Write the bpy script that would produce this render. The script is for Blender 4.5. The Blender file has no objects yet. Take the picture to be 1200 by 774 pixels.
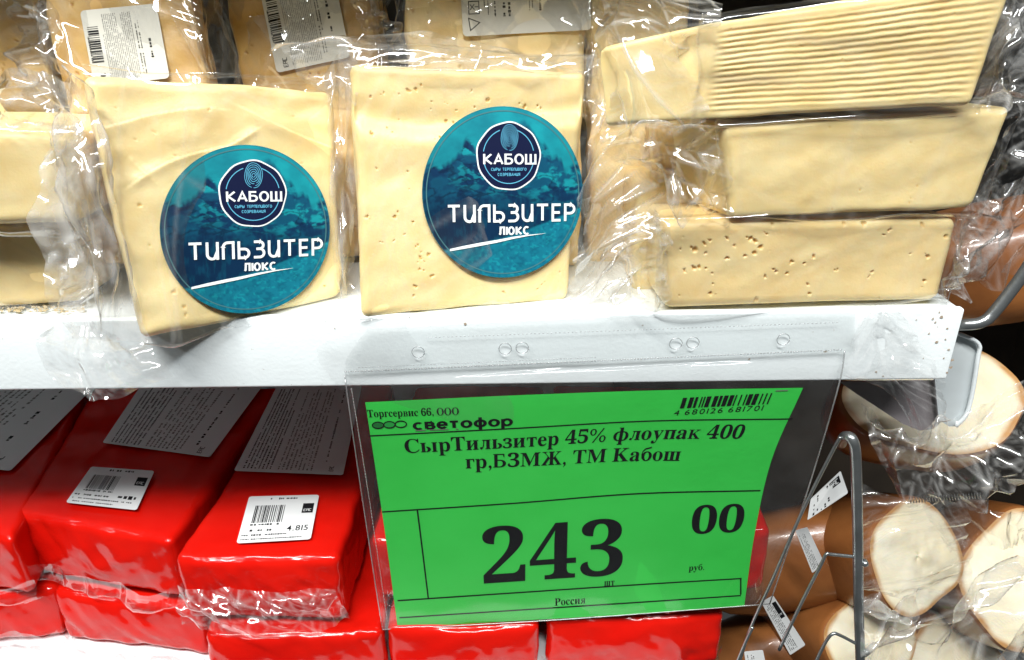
import bpy, math, random
import numpy as np
from mathutils import Vector, Matrix

# ------------------------------------------------------------------ camera, world, lamps
SC = bpy.context.scene
COL = SC.collection
F = 867.0; CX, CY = 600.0, 387.0
PITCH = math.radians(25.0); ROLL = math.radians(0.67); DIST = 0.36
fwd = np.array([0, math.cos(PITCH), -math.sin(PITCH)])
rt0 = np.array([1.0, 0, 0]); up0 = np.cross(rt0, fwd)
RT = rt0*math.cos(ROLL) - up0*math.sin(ROLL)
UP = up0*math.cos(ROLL) + rt0*math.sin(ROLL)
CAM = -fwd*DIST - UP*(18.0/F*DIST) + np.array([0, 0, 0.0])
cd = bpy.data.cameras.new('camera'); cam = bpy.data.objects.new('camera', cd); COL.objects.link(cam)
cd.sensor_width = 36; cd.lens = F/1200*36; cd.clip_start = 0.01; cd.clip_end = 30
M = Matrix.Identity(4)
for i in range(3):
    M[i][0] = RT[i]; M[i][1] = UP[i]; M[i][2] = -fwd[i]; M[i][3] = CAM[i]
cam.matrix_world = M
SC.camera = cam
W = bpy.data.worlds.new('World'); SC.world = W; W.use_nodes = True
W.node_tree.nodes['Background'].inputs[0].default_value = (0.90, 0.97, 1.0, 1)
W.node_tree.nodes['Background'].inputs[1].default_value = 0.048
def lamp(name, loc, target, sx, sy, power, col=(1, 1, 1)):
    l = bpy.data.lights.new(name, 'AREA'); l.shape = 'RECTANGLE'; l.size = sx; l.size_y = sy
    l.energy = power; l.color = col
    o = bpy.data.objects.new(name, l); COL.objects.link(o); o.location = loc
    o.rotation_euler = (Vector(target)-Vector(loc)).to_track_quat('-Z', 'Y').to_euler()
    return o
lamp('ceiling_tube', (-0.42, -0.88, 1.62), (0, 0, 0), 1.2, 0.10, 58, (1, 0.985, 0.95))
lamp('ceiling_tube', (0.55, -1.35, 2.1), (0, 0, 0), 1.3, 0.12, 44, (0.96, 0.99, 1))
lamp('ceiling_tube', (-1.6, -1.1, 1.75), (0, 0, 0.05), 1.2, 0.10, 14, (0.96, 0.99, 1))
SC.view_settings.view_transform = 'Standard'; SC.view_settings.look = 'None'
SC.view_settings.exposure = 0.0; SC.view_settings.gamma = 1.0
SC.view_settings.use_curve_mapping = False
cy = SC.cycles
cy.max_bounces = 14; cy.transparent_max_bounces = 40; cy.diffuse_bounces = 4; cy.glossy_bounces = 3
cy.transmission_bounces = 4; cy.caustics_reflective = False; cy.caustics_refractive = False
cy.use_denoising = True; cy.sample_clamp_indirect = 6.0
try:
    cy.denoising_prefilter = 'ACCURATE'; cy.denoising_input_passes = 'RGB_ALBEDO_NORMAL'
except Exception: pass

# ------------------------------------------------------------------ geometry helpers
rng = np.random.RandomState(7)
def nrm(v): v = np.asarray(v, float); return v/np.linalg.norm(v)
def ray(px, py):
    return fwd + RT*((px-CX)/F) - UP*((py-CY)/F)
def on_plane(px, py, p0, n):
    d = ray(px, py); return CAM + d*(np.dot(np.asarray(p0)-CAM, n)/np.dot(d, n))
def PZ(px, py, z): return on_plane(px, py, (0, 0, z), np.array([0, 0, 1.0]))
def PY(px, py, y): return on_plane(px, py, (0, y, 0), np.array([0, 1.0, 0]))
def proj(p):
    d = np.asarray(p)-CAM; z = np.dot(d, fwd)
    return CX+F*np.dot(d, RT)/z, CY-F*np.dot(d, UP)/z
def hashn(ix, iy, seed):
    n = (ix.astype(np.int64)*374761393 + iy.astype(np.int64)*668265263 + seed*1274126177) & 0x7fffffff
    n = ((n ^ (n >> 13))*1274126177) & 0x7fffffff
    n = (n ^ (n >> 16)) & 0xffffff
    return n/float(0xffffff)
def vnoise(x, y, seed=0):
    x = np.asarray(x, float); y = np.asarray(y, float)
    ix = np.floor(x); iy = np.floor(y); fx = x-ix; fy = y-iy
    fx = fx*fx*fx*(fx*(fx*6-15)+10); fy = fy*fy*fy*(fy*(fy*6-15)+10)
    a = hashn(ix, iy, seed); b = hashn(ix+1, iy, seed); c = hashn(ix, iy+1, seed); d = hashn(ix+1, iy+1, seed)
    return (a*(1-fx)+b*fx)*(1-fy)+(c*(1-fx)+d*fx)*fy
def fbm(x, y, seed=0, o=4):
    s = 0; a = .5; t = 0
    for i in range(o):
        s = s + a*vnoise(x*2**i+i*17.3, y*2**i+i*9.1, seed+i); t += a; a *= .5
    return s/t
def crumple(x, y, seed, f0=60, k=9, ang=None, spread=math.pi, warp=.35):
    """height field of folded foil: sums of localized triangle waves (metres in, metres out)"""
    r = np.random.RandomState(seed); h = np.zeros_like(x)
    wx = (fbm(x*f0*.4, y*f0*.4, seed+50, 2)-.5); wy = (fbm(x*f0*.4, y*f0*.4, seed+60, 2)-.5)
    for i in range(k):
        a = r.uniform(0, math.pi) if ang is None else ang + r.normal()*spread
        f = f0*math.exp(r.uniform(-.7, 1.1)); ph = r.uniform(0, 1)
        t = (x*math.cos(a)+y*math.sin(a))*f + ph + (wx*math.cos(a)+wy*math.sin(a))*warp*f/f0*2
        tri = np.abs(t-np.floor(t)-.5)*2
        m = np.clip((vnoise(x*f0*.35+i*3.7, y*f0*.35-i*5.1, seed+i)-.3)*2.6, 0, 1)
        h += tri*m/f
    return h

def root(name, loc, label, cat, group=None):
    o = bpy.data.objects.new(name, None); COL.objects.link(o); o.location = tuple(loc)
    o.empty_display_size = .01
    o['label'] = label; o['category'] = cat
    if group: o['group'] = group
    return o
def wloc(o):
    p = np.zeros(3)
    while o is not None:
        p += np.array(o.location); o = o.parent
    return p
def mesh_np(name, V, Fc, smooth=True):
    V = np.asarray(V, np.float32).reshape(-1, 3)
    me = bpy.data.meshes.new(name)
    if isinstance(Fc, np.ndarray):
        n, k = Fc.shape
        me.vertices.add(len(V)); me.vertices.foreach_set('co', V.ravel())
        me.loops.add(n*k); me.loops.foreach_set('vertex_index', Fc.astype(np.int32).ravel())
        me.polygons.add(n)
        me.polygons.foreach_set('loop_start', np.arange(0, n*k, k, dtype=np.int32))
        me.polygons.foreach_set('loop_total', np.full(n, k, dtype=np.int32))
        me.update(calc_edges=True); me.validate()
    else:
        me.from_pydata([tuple(map(float, v)) for v in V], [], [tuple(map(int, f)) for f in Fc]); me.update()
    if smooth:
        me.polygons.foreach_set('use_smooth', np.ones(len(me.polygons), dtype=bool))
    return me
def mk(name, V, Fc, mat, parent=None, smooth=True, attrs=None, label=None, cat=None, group=None, kind=None):
    V = np.asarray(V, float).reshape(-1, 3)
    off = wloc(parent) if parent is not None else (V.min(0)+V.max(0))/2*np.array([1, 1, 0])+np.array([0, 0, V[:, 2].min()])
    me = mesh_np(name, V-off, Fc, smooth)
    if mat: me.materials.append(mat)
    for k, a in (attrs or {}).items():
        a = np.asarray(a, np.float32)
        if a.ndim == 1:
            at = me.attributes.new(k, 'FLOAT', 'POINT'); at.data.foreach_set('value', a)
        else:
            at = me.color_attributes.new(k, 'FLOAT_COLOR', 'POINT')
            at.data.foreach_set('color', np.hstack([a, np.ones((len(a), 1), np.float32)]).ravel())
    o = bpy.data.objects.new(name, me); COL.objects.link(o)
    if parent is not None: o.parent = parent
    else: o.location = tuple(off)
    if label: o['label'] = label
    if cat: o['category'] = cat
    if group: o['group'] = group
    if kind: o['kind'] = kind
    return o
class MB:
    def __init__(s): s.V = []; s.F = []; s.A = []
    def add(s, V, Fc, a=None):
        b = sum(len(v) for v in s.V); V = np.asarray(V, float).reshape(-1, 3); s.V.append(V)
        s.F += [tuple(int(i)+b for i in f) for f in Fc]
        s.A.append(np.asarray(a, float) if a is not None else np.zeros(len(V)))
    def addgrid(s, P, a=None):
        V, Fc = grid_mesh(P); s.add(V, Fc, None if a is None else a.ravel())
    def build(s, name, mat, parent=None, attr=None, **k):
        return mk(name, np.vstack(s.V), s.F, mat, parent, attrs={attr: np.concatenate(s.A)} if attr else None, **k)
def grid_mesh(P, wrap=False):
    n, m = P.shape[:2]
    i = np.arange(n*m).reshape(n, m)
    if wrap:
        j = np.concatenate([i, i[:, :1]], 1)
        Fc = np.stack([j[:-1, :-1], j[:-1, 1:], j[1:, 1:], j[1:, :-1]], -1).reshape(-1, 4)
    else:
        Fc = np.stack([i[:-1, :-1], i[:-1, 1:], i[1:, 1:], i[1:, :-1]], -1).reshape(-1, 4)
    return P.reshape(-1, 3), Fc
def tube(pts, r, n=12, caps=True):
    pts = np.asarray(pts, float); T = np.gradient(pts, axis=0); T /= np.linalg.norm(T, axis=1)[:, None]
    ref = nrm([.31, .2, .93]); rr = np.broadcast_to(np.asarray(r, float), (len(pts),))
    a = np.linspace(0, 2*math.pi, n, endpoint=False); R = []
    for p, t, q in zip(pts, T, rr):
        u = nrm(ref-t*np.dot(ref, t)); v = np.cross(t, u)
        R.append(p + q*(np.cos(a)[:, None]*u + np.sin(a)[:, None]*v))
    V, Fc = grid_mesh(np.array(R), True); Fc = [tuple(f) for f in Fc]
    if caps: Fc += [tuple(range(n))[::-1], tuple(range((len(pts)-1)*n, len(pts)*n))]
    return V, Fc
def spline(pts, n=40):
    pts = [np.asarray(p, float) for p in pts]; P = [2*pts[0]-pts[1]]+pts+[2*pts[-1]-pts[-2]]
    out = []
    for t in np.linspace(0, len(pts)-1-1e-6, n):
        i = int(t); f = t-i; a, b, c, d = P[i:i+4]
        out.append(.5*((2*b)+(c-a)*f+(2*a-5*b+4*c-d)*f*f+(3*b-a-3*c+d)*f**3))
    return np.array(out)
def catm(C, t):
    """catmull-rom along axis 0 of C at parameters t in 0..1"""
    n = C.shape[0]
    if n == 1: return np.repeat(C, len(t), 0)
    P = np.concatenate([2*C[:1]-C[1:2], C, 2*C[-1:]-C[-2:-1]], 0)
    x = np.clip(t, 0, 1)*(n-1); i = np.minimum(x.astype(int), n-2); f = (x-i).reshape((-1,)+(1,)*(C.ndim-1))
    a, b, c, d = P[i], P[i+1], P[i+2], P[i+3]
    return .5*((2*b)+(c-a)*f+(2*a-5*b+4*c-d)*f*f+(3*b-a-3*c+d)*f**3)
def patch(C, u, v):
    """C rows x cols x 3 (rows = v downward, cols = u) -> len(v) x len(u) x 3"""
    A = catm(C, v); A = np.swapaxes(A, 0, 1); A = catm(A, u); return np.swapaxes(A, 0, 1)
def sheet(C, res=.0012, amp=1.0, f0=60, seed=1, ang=None, spread=.35, k=9, rag=.0, warp=.35, pin=None):
    C = np.asarray(C, float)
    Wd = np.linalg.norm(np.diff(C, axis=1), axis=2).sum(1).mean(); Hd = np.linalg.norm(np.diff(C, axis=0), axis=2).sum(0).mean()
    nu = max(6, int(Wd/res)); nv = max(6, int(Hd/res))
    u = np.linspace(0, 1, nu); v = np.linspace(0, 1, nv)
    P = patch(C, u, v); U, Vv = np.meshgrid(u*Wd, v*Hd)
    du = np.gradient(P, axis=1); dv = np.gradient(P, axis=0)
    N = np.cross(du, dv); N /= (np.linalg.norm(N, axis=2)[..., None]+1e-12)
    h = crumple(U, Vv, seed, f0*.5, max(6, int(k*.8)), ang, spread, warp)
    h -= h.mean()
    hs = h*amp*.24
    if pin is not None: hs = hs*pin(U/Wd, Vv/Hd)
    lap = np.abs(np.gradient(np.gradient(h, axis=0), axis=0)+np.gradient(np.gradient(h, axis=1), axis=1))
    cr = np.clip(lap/(np.percentile(lap, 97)+1e-12), 0, 1)
    P = P + N*hs[..., None]
    if rag:
        e = (fbm(U*90, Vv*90, seed+9, 2)-.5)*rag
        P = P + (du/(np.linalg.norm(du, axis=2)[..., None]+1e-12))*(e*np.abs(U/Wd*2-1)**4)[..., None]
        P = P + (dv/(np.linalg.norm(dv, axis=2)[..., None]+1e-12))*(e*np.abs(Vv/Hd*2-1)**4)[..., None]
    return P, cr

# ------------------------------------------------------------------ materials
def mat(name):
    m = bpy.data.materials.new(name); m.use_nodes = True; nt = m.node_tree
    b = nt.nodes['Principled BSDF']; return m, nt, b
def nd(nt, t, **k):
    n = nt.nodes.new(t)
    for a, v in k.items():
        if a.startswith('i_'): n.inputs[a[2:].replace('_', ' ')].default_value = v
        else: setattr(n, a, v)
    return n
def simple(name, col, rough=.5, metal=0, spec=.5, coat=0, bump=None, var=None):
    m, nt, b = mat(name)
    b.inputs['Base Color'].default_value = (*col, 1); b.inputs['Roughness'].default_value = rough
    b.inputs['Metallic'].default_value = metal; b.inputs['Specular IOR Level'].default_value = spec
    b.inputs['Coat Weight'].default_value = coat; b.inputs['Coat Roughness'].default_value = .08
    tc = nd(nt, 'ShaderNodeTexCoord')
    if var:
        sc, amt, c2 = var
        n = nd(nt, 'ShaderNodeTexNoise'); n.inputs['Scale'].default_value = sc; n.inputs['Detail'].default_value = 6
        nt.links.new(tc.outputs['Object'], n.inputs['Vector'])
        r = nd(nt, 'ShaderNodeValToRGB'); r.color_ramp.elements[0].position = .5-amt; r.color_ramp.elements[1].position = .5+amt
        r.color_ramp.elements[0].color = (*col, 1); r.color_ramp.elements[1].color = (*c2, 1)
        nt.links.new(n.outputs[0], r.inputs[0]); nt.links.new(r.outputs[0], b.inputs['Base Color'])
    if bump:
        sc, st = bump
        n = nd(nt, 'ShaderNodeTexNoise'); n.inputs['Scale'].default_value = sc; n.inputs['Detail'].default_value = 5
        nt.links.new(tc.outputs['Object'], n.inputs['Vector'])
        bp = nd(nt, 'ShaderNodeBump'); bp.inputs['Strength'].default_value = st; bp.inputs['Distance'].default_value = .001
        nt.links.new(n.outputs[0], bp.inputs['Height']); nt.links.new(bp.outputs[0], b.inputs['Normal'])
    return m
def film_mat(name, base=.02, boost=1.5, haze=.008, crease=.16, rough=.06, tint=(1, 1, 1), bump=(120, .10)):
    m, nt, b = mat(name); nt.nodes.remove(b); L = nt.links
    out = nt.nodes['Material Output']
    tr = nd(nt, 'ShaderNodeBsdfTransparent'); tr.inputs[0].default_value = (*tint, 1)
    gl = nd(nt, 'ShaderNodeBsdfGlossy'); gl.inputs['Roughness'].default_value = rough; gl.inputs[0].default_value = (1, 1, 1, 1)
    df = nd(nt, 'ShaderNodeBsdfDiffuse'); df.inputs[0].default_value = (.86, .87, .86, 1)
    tl = nd(nt, 'ShaderNodeBsdfTranslucent'); tl.inputs[0].default_value = (.86, .87, .86, 1)
    dm = nd(nt, 'ShaderNodeMixShader'); dm.inputs[0].default_value = .35
    L.new(df.outputs[0], dm.inputs[1]); L.new(tl.outputs[0], dm.inputs[2])
    tc = nd(nt, 'ShaderNodeTexCoord'); n = nd(nt, 'ShaderNodeTexNoise'); n.inputs['Scale'].default_value = bump[0]; n.inputs['Detail'].default_value = 3
    L.new(tc.outputs['Object'], n.inputs['Vector'])
    bp = nd(nt, 'ShaderNodeBump'); bp.inputs['Strength'].default_value = bump[1]; bp.inputs['Distance'].default_value = .001
    L.new(n.outputs[0], bp.inputs['Height'])
    L.new(bp.outputs[0], gl.inputs['Normal'])
    lw = nd(nt, 'ShaderNodeLayerWeight'); lw.inputs[0].default_value = .5; L.new(bp.outputs[0], lw.inputs['Normal'])
    pw = nd(nt, 'ShaderNodeMath', operation='POWER'); L.new(lw.outputs['Facing'], pw.inputs[0]); pw.inputs[1].default_value = 4.5
    fr = nd(nt, 'ShaderNodeMath', operation='MULTIPLY_ADD'); L.new(pw.outputs[0], fr.inputs[0]); fr.inputs[1].default_value = .7; fr.inputs[2].default_value = .05
    ma = nd(nt, 'ShaderNodeMath', operation='MULTIPLY_ADD'); L.new(fr.outputs[0], ma.inputs[0]); ma.inputs[1].default_value = boost; ma.inputs[2].default_value = base; ma.use_clamp = True
    at = nd(nt, 'ShaderNodeAttribute'); at.attribute_name = 'crease'
    n2 = nd(nt, 'ShaderNodeTexNoise'); n2.inputs['Scale'].default_value = 60; n2.inputs['Detail'].default_value = 5
    L.new(tc.outputs['Object'], n2.inputs['Vector'])
    hz = nd(nt, 'ShaderNodeMath', operation='MULTIPLY'); L.new(n2.outputs[0], hz.inputs[0]); hz.inputs[1].default_value = haze*2
    h2 = nd(nt, 'ShaderNodeMath', operation='MULTIPLY_ADD'); L.new(at.outputs['Fac'], h2.inputs[0]); h2.inputs[1].default_value = crease; L.new(hz.outputs[0], h2.inputs[2]); h2.use_clamp = True
    m1 = nd(nt, 'ShaderNodeMixShader'); L.new(h2.outputs[0], m1.inputs[0]); L.new(tr.outputs[0], m1.inputs[1]); L.new(dm.outputs[0], m1.inputs[2])
    m2 = nd(nt, 'ShaderNodeMixShader'); L.new(ma.outputs[0], m2.inputs[0]); L.new(m1.outputs[0], m2.inputs[1]); L.new(gl.outputs[0], m2.inputs[2])
    L.new(m2.outputs[0], out.inputs[0])
    return m
def cheese_mat(name, col, dark, sc=55):
    m, nt, b = mat(name); L = nt.links
    tc = nd(nt, 'ShaderNodeTexCoord')
    n = nd(nt, 'ShaderNodeTexNoise'); n.inputs['Scale'].default_value = sc; n.inputs['Detail'].default_value = 5; n.inputs['Roughness'].default_value = .55
    L.new(tc.outputs['Object'], n.inputs['Vector'])
    r = nd(nt, 'ShaderNodeValToRGB'); r.color_ramp.elements[0].position = .32; r.color_ramp.elements[1].position = .68
    r.color_ramp.elements[0].color = (*dark, 1); r.color_ramp.elements[1].color = (*col, 1)
    L.new(n.outputs[0], r.inputs[0])
    at = nd(nt, 'ShaderNodeAttribute'); at.attribute_name = 'pit'
    mx = nd(nt, 'ShaderNodeMix', data_type='RGBA'); L.new(at.outputs['Fac'], mx.inputs[0]); L.new(r.outputs[0], mx.inputs[6])
    mx.inputs[7].default_value = (dark[0]*.84, dark[1]*.72, dark[2]*.52, 1)
    L.new(mx.outputs[2], b.inputs['Base Color'])
    b.inputs['Roughness'].default_value = .42
    b.inputs['Subsurface Weight'].default_value = .25; b.inputs['Subsurface Radius'].default_value = (.006, .0035, .0017)
    b.inputs['Subsurface Scale'].default_value = 1.0
    n2 = nd(nt, 'ShaderNodeTexNoise'); n2.inputs['Scale'].default_value = 900; n2.inputs['Detail'].default_value = 3
    L.new(tc.outputs['Object'], n2.inputs['Vector'])
    bp = nd(nt, 'ShaderNodeBump'); bp.inputs['Strength'].default_value = .16; bp.inputs['Distance'].default_value = .0006
    L.new(n2.outputs[0], bp.inputs['Height']); L.new(bp.outputs[0], b.inputs['Normal'])
    return m
M_CHEESE = cheese_mat('pale_cheese', (.90, .74, .39), (.86, .65, .285))
M_CHEESE_W = cheese_mat('warm_cheese', (.87, .70, .36), (.82, .60, .265))
M_CHEESE_B = cheese_mat('shaded_cheese', (.66, .44, .15), (.54, .32, .09))  # back-row shade and brown bounce light partly put into this colour
M_FILM = film_mat('clear_film')
M_FILM_T = film_mat('taut_film', base=.0, boost=1.1, haze=.022, crease=.05, rough=.07)
M_FILM_H = film_mat('crinkled_film', base=.01, boost=1.6, haze=.010, crease=.36, rough=.085)
M_POCKET = film_mat('pocket_plastic', base=-.01, boost=.7, haze=.004, crease=.0, rough=.10, bump=(60, .1))
M_POCKET_B = film_mat('pocket_back_plastic', base=.0, boost=.7, haze=.04, crease=.0, rough=.12, bump=(60, .1))
M_STRIP = film_mat('pocket_strip_plastic', base=.02, boost=1.2, haze=.035, crease=.0, rough=.18, bump=(90, .2), tint=(.98, .99, .99))
M_WELD = film_mat('weld_plastic', base=.08, boost=2, haze=.28, crease=0, rough=.25, tint=(.62, .65, .66))
M_TAPE = film_mat('sticky_tape', base=.0, boost=1.1, haze=.012, crease=.25, rough=.06)

def enamel():
    m, nt, b = mat('white_enamel'); L = nt.links
    tc = nd(nt, 'ShaderNodeTexCoord')
    n = nd(nt, 'ShaderNodeTexNoise'); n.inputs['Scale'].default_value = 26; n.inputs['Detail'].default_value = 8; n.inputs['Roughness'].default_value = .65
    L.new(tc.outputs['Object'], n.inputs['Vector'])
    r = nd(nt, 'ShaderNodeValToRGB'); r.color_ramp.elements[0].position = .25; r.color_ramp.elements[1].position = .55
    r.color_ramp.elements[0].color = (.80, .85, .86, 1); r.color_ramp.elements[1].color = (.85, .915, .93, 1)
    L.new(n.outputs[0], r.inputs[0])
    n3 = nd(nt, 'ShaderNodeTexNoise'); n3.inputs['Scale'].default_value = 260; n3.inputs['Detail'].default_value = 4
    L.new(tc.outputs['Object'], n3.inputs['Vector'])
    r3 = nd(nt, 'ShaderNodeValToRGB'); r3.color_ramp.elements[0].position = .70; r3.color_ramp.elements[1].position = .76
    L.new(n3.outputs[0], r3.inputs[0])
    mx = nd(nt, 'ShaderNodeMix', data_type='RGBA'); L.new(r3.outputs[0], mx.inputs[0]); L.new(r.outputs[0], mx.inputs[6]); mx.inputs[7].default_value = (.42, .36, .28, 1)
    L.new(mx.outputs[2], b.inputs['Base Color'])
    b.inputs['Roughness'].default_value = .32
    bp = nd(nt, 'ShaderNodeBump'); bp.inputs['Strength'].default_value = .12; bp.inputs['Distance'].default_value = .001
    n4 = nd(nt, 'ShaderNodeTexNoise'); n4.inputs['Scale'].default_value = 500; L.new(tc.outputs['Object'], n4.inputs['Vector'])
    L.new(n4.outputs[0], bp.inputs['Height']); L.new(bp.outputs[0], b.inputs['Normal'])
    return m
M_ENAMEL = enamel()
M_RUST = simple('rust_spot', (.34, .24, .16), .8, var=(900, .2, (.55, .48, .40)))
M_DARK = simple('dark_panel', (.035, .026, .018), .7, var=(20, .2, (.05, .037, .025)))
M_RED = simple('red_wrap', (.52, .004, .002), .14, spec=.28, coat=.06, bump=(140, .10), var=(22, .25, (.60, .009, .004)))
M_REDD = simple('red_plain', (.55, .006, .003), .3)
M_WHITE = simple('paper_label', (.74, .76, .76), .45, bump=(300, .05))
M_GREYLAB = simple('inner_label', (.62, .62, .56), .45, bump=(300, .05))
M_INK = simple('black_ink', (.010, .010, .012), .6, spec=.1)
M_INKG = simple('grey_ink', (.16, .16, .15), .55)
M_GREEN = simple('green_paper', (.032, .57, .065), .55, bump=(180, .15), var=(26, .25, (.045, .64, .085)))
M_GREEND = simple('dark_green_print', (.01, .16, .03), .6)
M_GREENM = simple('mid_green_print', (.015, .33, .05), .6)
M_SMOKE = simple('smoked_rind', (.20, .065, .018), .3, coat=.3, bump=(130, .3), var=(26, .25, (.36, .14, .04)))
M_CURD = cheese_mat('pale_curd', (.88, .83, .66), (.82, .72, .48), 24)
M_CURD.node_tree.nodes['Mix'].inputs[7].default_value = (.50, .26, .09, 1)
M_STEEL = simple('galvanised_wire', (.44, .47, .48), .28, metal=.85, bump=(400, .15), var=(60, .2, (.30, .32, .32)))
M_NAVY = simple('navy_print', (.003, .007, .038), .4, spec=.25)
M_WPRINT = simple('white_print', (.80, .84, .84), .4)
M_CYAN = simple('cyan_print', (.10, .42, .62), .4)
M_RINGLINE = simple('dull_teal_line', (.05, .16, .18), .4)
M_CRUMB = simple('crumbs', (.42, .33, .18), .8)
def vcol_mat(name, attr, rough=.35):
    m, nt, b = mat(name); a = nd(nt, 'ShaderNodeAttribute'); a.attribute_name = attr
    nt.links.new(a.outputs['Color'], b.inputs['Base Color']); b.inputs['Roughness'].default_value = rough; return m
M_STICKER = vcol_mat('sticker_print', 'print_colour', .33)
M_STICKER.node_tree.nodes['Principled BSDF'].inputs['Specular IOR Level'].default_value = .3

# ------------------------------------------------------------------ lettering
def B(c):
    if 'A' <= c <= 'Z': return chr(0x1D400+ord(c)-65)
    if 'a' <= c <= 'z': return chr(0x1D41A+ord(c)-97)
    if '0' <= c <= '9': return chr(0x1D7CE+ord(c)-48)
    return c
_gc = {}
def font_glyph(ch, offset=0.0):
    k = (ch, offset)
    if k in _gc: return _gc[k]
    cu = bpy.data.curves.new('glyph', 'FONT'); cu.body = ch; cu.size = 1; cu.offset = offset; cu.resolution_u = 6
    o = bpy.data.objects.new('glyph', cu); COL.objects.link(o)
    bpy.context.view_layer.update()
    me = bpy.data.meshes.new_from_object(o.evaluated_get(bpy.context.evaluated_depsgraph_get()))
    V = np.array([v.co[:2] for v in me.vertices]).reshape(-1, 2); Fc = [tuple(p.vertices) for p in me.polygons]
    bpy.data.objects.remove(o); bpy.data.curves.remove(cu); bpy.data.meshes.remove(me)
    x0 = V[:, 0].min() if len(V) else 0
    if len(V): V = V - np.array([x0, 0])
    _gc[k] = (V, Fc, V[:, 0].max() if len(V) else .25)
    return _gc[k]
def rect(a, b, c, d): return ([(a, b), (c, b), (c, d), (a, d)], [(0, 1, 2, 3)])
def poly(*p): return (list(p), [tuple(range(len(p)))])
def ring(cx, cy_, rx, ry, ix, iy, a0=0, a1=2*math.pi, n=28):
    t = np.linspace(a0, a1, n); V = [(cx+rx*math.cos(x), cy_+ry*math.sin(x)) for x in t]+[(cx+ix*math.cos(x), cy_+iy*math.sin(x)) for x in t]
    return (V, [(i, i+1, n+i+1, n+i) for i in range(n-1)])
XH, CP, ST, HL, SF = .47, .68, .145, .045, .045
def stem(x, h, w=ST): return [rect(x, 0, x+w, h), rect(x-SF, 0, x+w+SF, .036), rect(x-SF, h-.036, x+w+SF, h)]
def bowl(x, h, rx): return [ring(x, h/2, rx, h/2, rx-ST*.95, h/2-HL, -math.pi/2, math.pi/2)]
def fg(ch, sx=1, sy=1, mirror=False, dx=0):
    V, Fc, w = font_glyph(B(ch)); V = V*np.array([sx, sy])
    if mirror: V = np.array([w*sx, 0])+V*np.array([-1, 1]); Fc = [f[::-1] for f in Fc]
    return [(V+np.array([dx, 0]), Fc)]
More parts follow.
